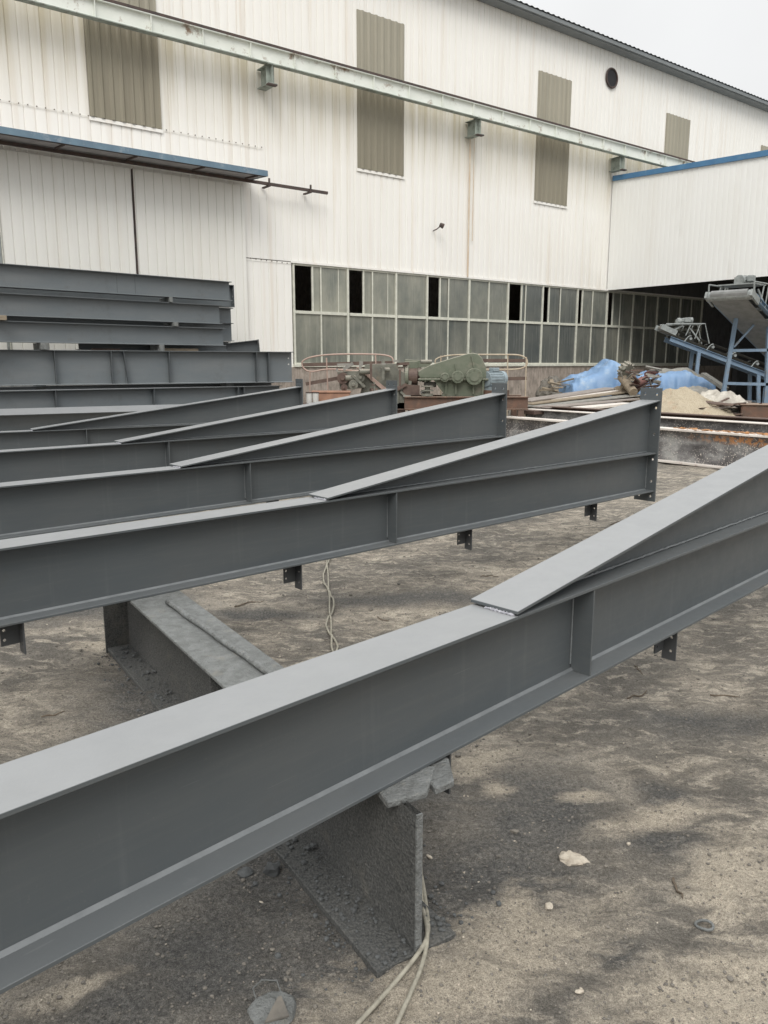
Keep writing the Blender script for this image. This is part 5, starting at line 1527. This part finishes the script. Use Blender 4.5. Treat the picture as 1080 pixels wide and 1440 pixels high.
tag(gr.build('gravel', M['rubble'], None), 'brown dirt crumbs and gravel strewn over the yard', 'gravel', kind='stuff')
tag(grl.build('pale_gravel', M['white_rock'], None), 'pale grit strewn over the yard', 'gravel', kind='stuff')
# clods banked along the sooty girder
gr = MB()
for i in range(2200):
    t = random.uniform(0.0, 3.0); side = random.choice((-1, 1)); off = abs(random.gauss(0.10, 0.08)) + 0.015
    q = gm @ Vector((t, side * off, 0))
    r_ = random.uniform(0.002, 0.006) if random.random() < 0.85 else random.uniform(0.006, 0.012)
    base = -0.064 + 0.02 * max(0, 0.08 - off) / 0.08 if off < 0.138 and t > 0 else gz(q.x, q.y)
    vs = [Vector((q.x, q.y, base + r_ * 0.4)) + Vector((p.x * random.uniform(.8, 1.2), p.y * random.uniform(.8, 1.2), p.z * 0.7)) * r_ for p in iv]
    gr.add(vs, ifc)
tag(gr.build('soot_clods', M['dark_rock'], None), 'soot clods banked along the foot of the sooty girder', 'soot', kind='stuff')

# ------------------------------------------------------------------ camera, sky, sun
cam_d = bpy.data.cameras.new('camera'); cam = bpy.data.objects.new('camera', cam_d); col.objects.link(cam)
cam.location = (0, 0, EYE)
cam.rotation_euler = (math.pi / 2 - PITCH, 0, 0)
cam_d.sensor_fit = 'VERTICAL'; cam_d.sensor_height = 24.0; cam_d.sensor_width = 18.0
cam_d.lens = 24.0 * F / 1440
cam_d.clip_start = 0.05; cam_d.clip_end = 3000
scene.camera = cam

SUN_EL, SUN_AZ = R(46), R(186)     # azimuth clockwise from +Y (behind the viewer, to the right)
w = bpy.data.worlds.new('World'); scene.world = w; w.use_nodes = True
nt = w.node_tree; nt.nodes.clear()
sky = nt.nodes.new('ShaderNodeTexSky'); sky.sky_type = 'NISHITA'; sky.sun_disc = False
sky.sun_elevation = SUN_EL; sky.sun_rotation = SUN_AZ; sky.air_density = 1.0; sky.dust_density = 4.0
hs_ = nt.nodes.new('ShaderNodeHueSaturation'); hs_.inputs['Saturation'].default_value = 0.12
nt.links.new(sky.outputs[0], hs_.inputs['Color'])
tc = nt.nodes.new('ShaderNodeTexCoord'); sx = nt.nodes.new('ShaderNodeSeparateXYZ')
nt.links.new(tc.outputs['Generated'], sx.inputs[0])
rp = nt.nodes.new('ShaderNodeValToRGB')
rp.color_ramp.elements.new(0.5)
for e, (p_, c_) in zip(rp.color_ramp.elements, ((0.0, 0.34), (0.4, 0.40), (1.0, 1.12))): e.position = p_; e.color = (c_ * 0.99, c_, c_ * 1.005, 1)
nt.links.new(sx.outputs['Z'], rp.inputs[0])
mg = nt.nodes.new('ShaderNodeTexNoise'); mg.inputs['Scale'].default_value = 1.6; mg.inputs['Detail'].default_value = 5
nt.links.new(tc.outputs['Generated'], mg.inputs['Vector'])
cr_ = nt.nodes.new('ShaderNodeMapRange'); cr_.inputs['To Min'].default_value = 19.0; cr_.inputs['To Max'].default_value = 23.5
cr_.inputs['From Min'].default_value = 0.3; cr_.inputs['From Max'].default_value = 0.7
nt.links.new(mg.outputs['Fac'], cr_.inputs['Value'])
sc_ = nt.nodes.new('ShaderNodeVectorMath'); sc_.operation = 'SCALE'
nt.links.new(rp.outputs['Color'], sc_.inputs[0]); nt.links.new(cr_.outputs['Result'], sc_.inputs['Scale'])
mxn = nt.nodes.new('ShaderNodeMix'); mxn.data_type = 'RGBA'; mxn.inputs[0].default_value = 0.88
nt.links.new(hs_.outputs[0], mxn.inputs[6]); nt.links.new(sc_.outputs[0], mxn.inputs[7])
bg = nt.nodes.new('ShaderNodeBackground'); bg.inputs['Strength'].default_value = 0.10
nt.links.new(mxn.outputs[2], bg.inputs[0])
ow = nt.nodes.new('ShaderNodeOutputWorld'); nt.links.new(bg.outputs[0], ow.inputs[0])

sd = bpy.data.lights.new('sun', 'SUN'); so_ = bpy.data.objects.new('sun', sd); col.objects.link(so_)
sd.energy = 1.5; sd.angle = R(30); sd.color = (1.0, 0.96, 0.90)
dv = Vector((math.sin(SUN_AZ) * math.cos(SUN_EL), math.cos(SUN_AZ) * math.cos(SUN_EL), math.sin(SUN_EL)))
so_.rotation_euler = dv.to_track_quat('Z', 'Y').to_euler()
so_.location = dv * 50

vs_ = scene.view_settings
vs_.view_transform = 'Standard'; vs_.look = 'None'; vs_.gamma = 1.0; vs_.exposure = 0.15; vs_.use_curve_mapping = False
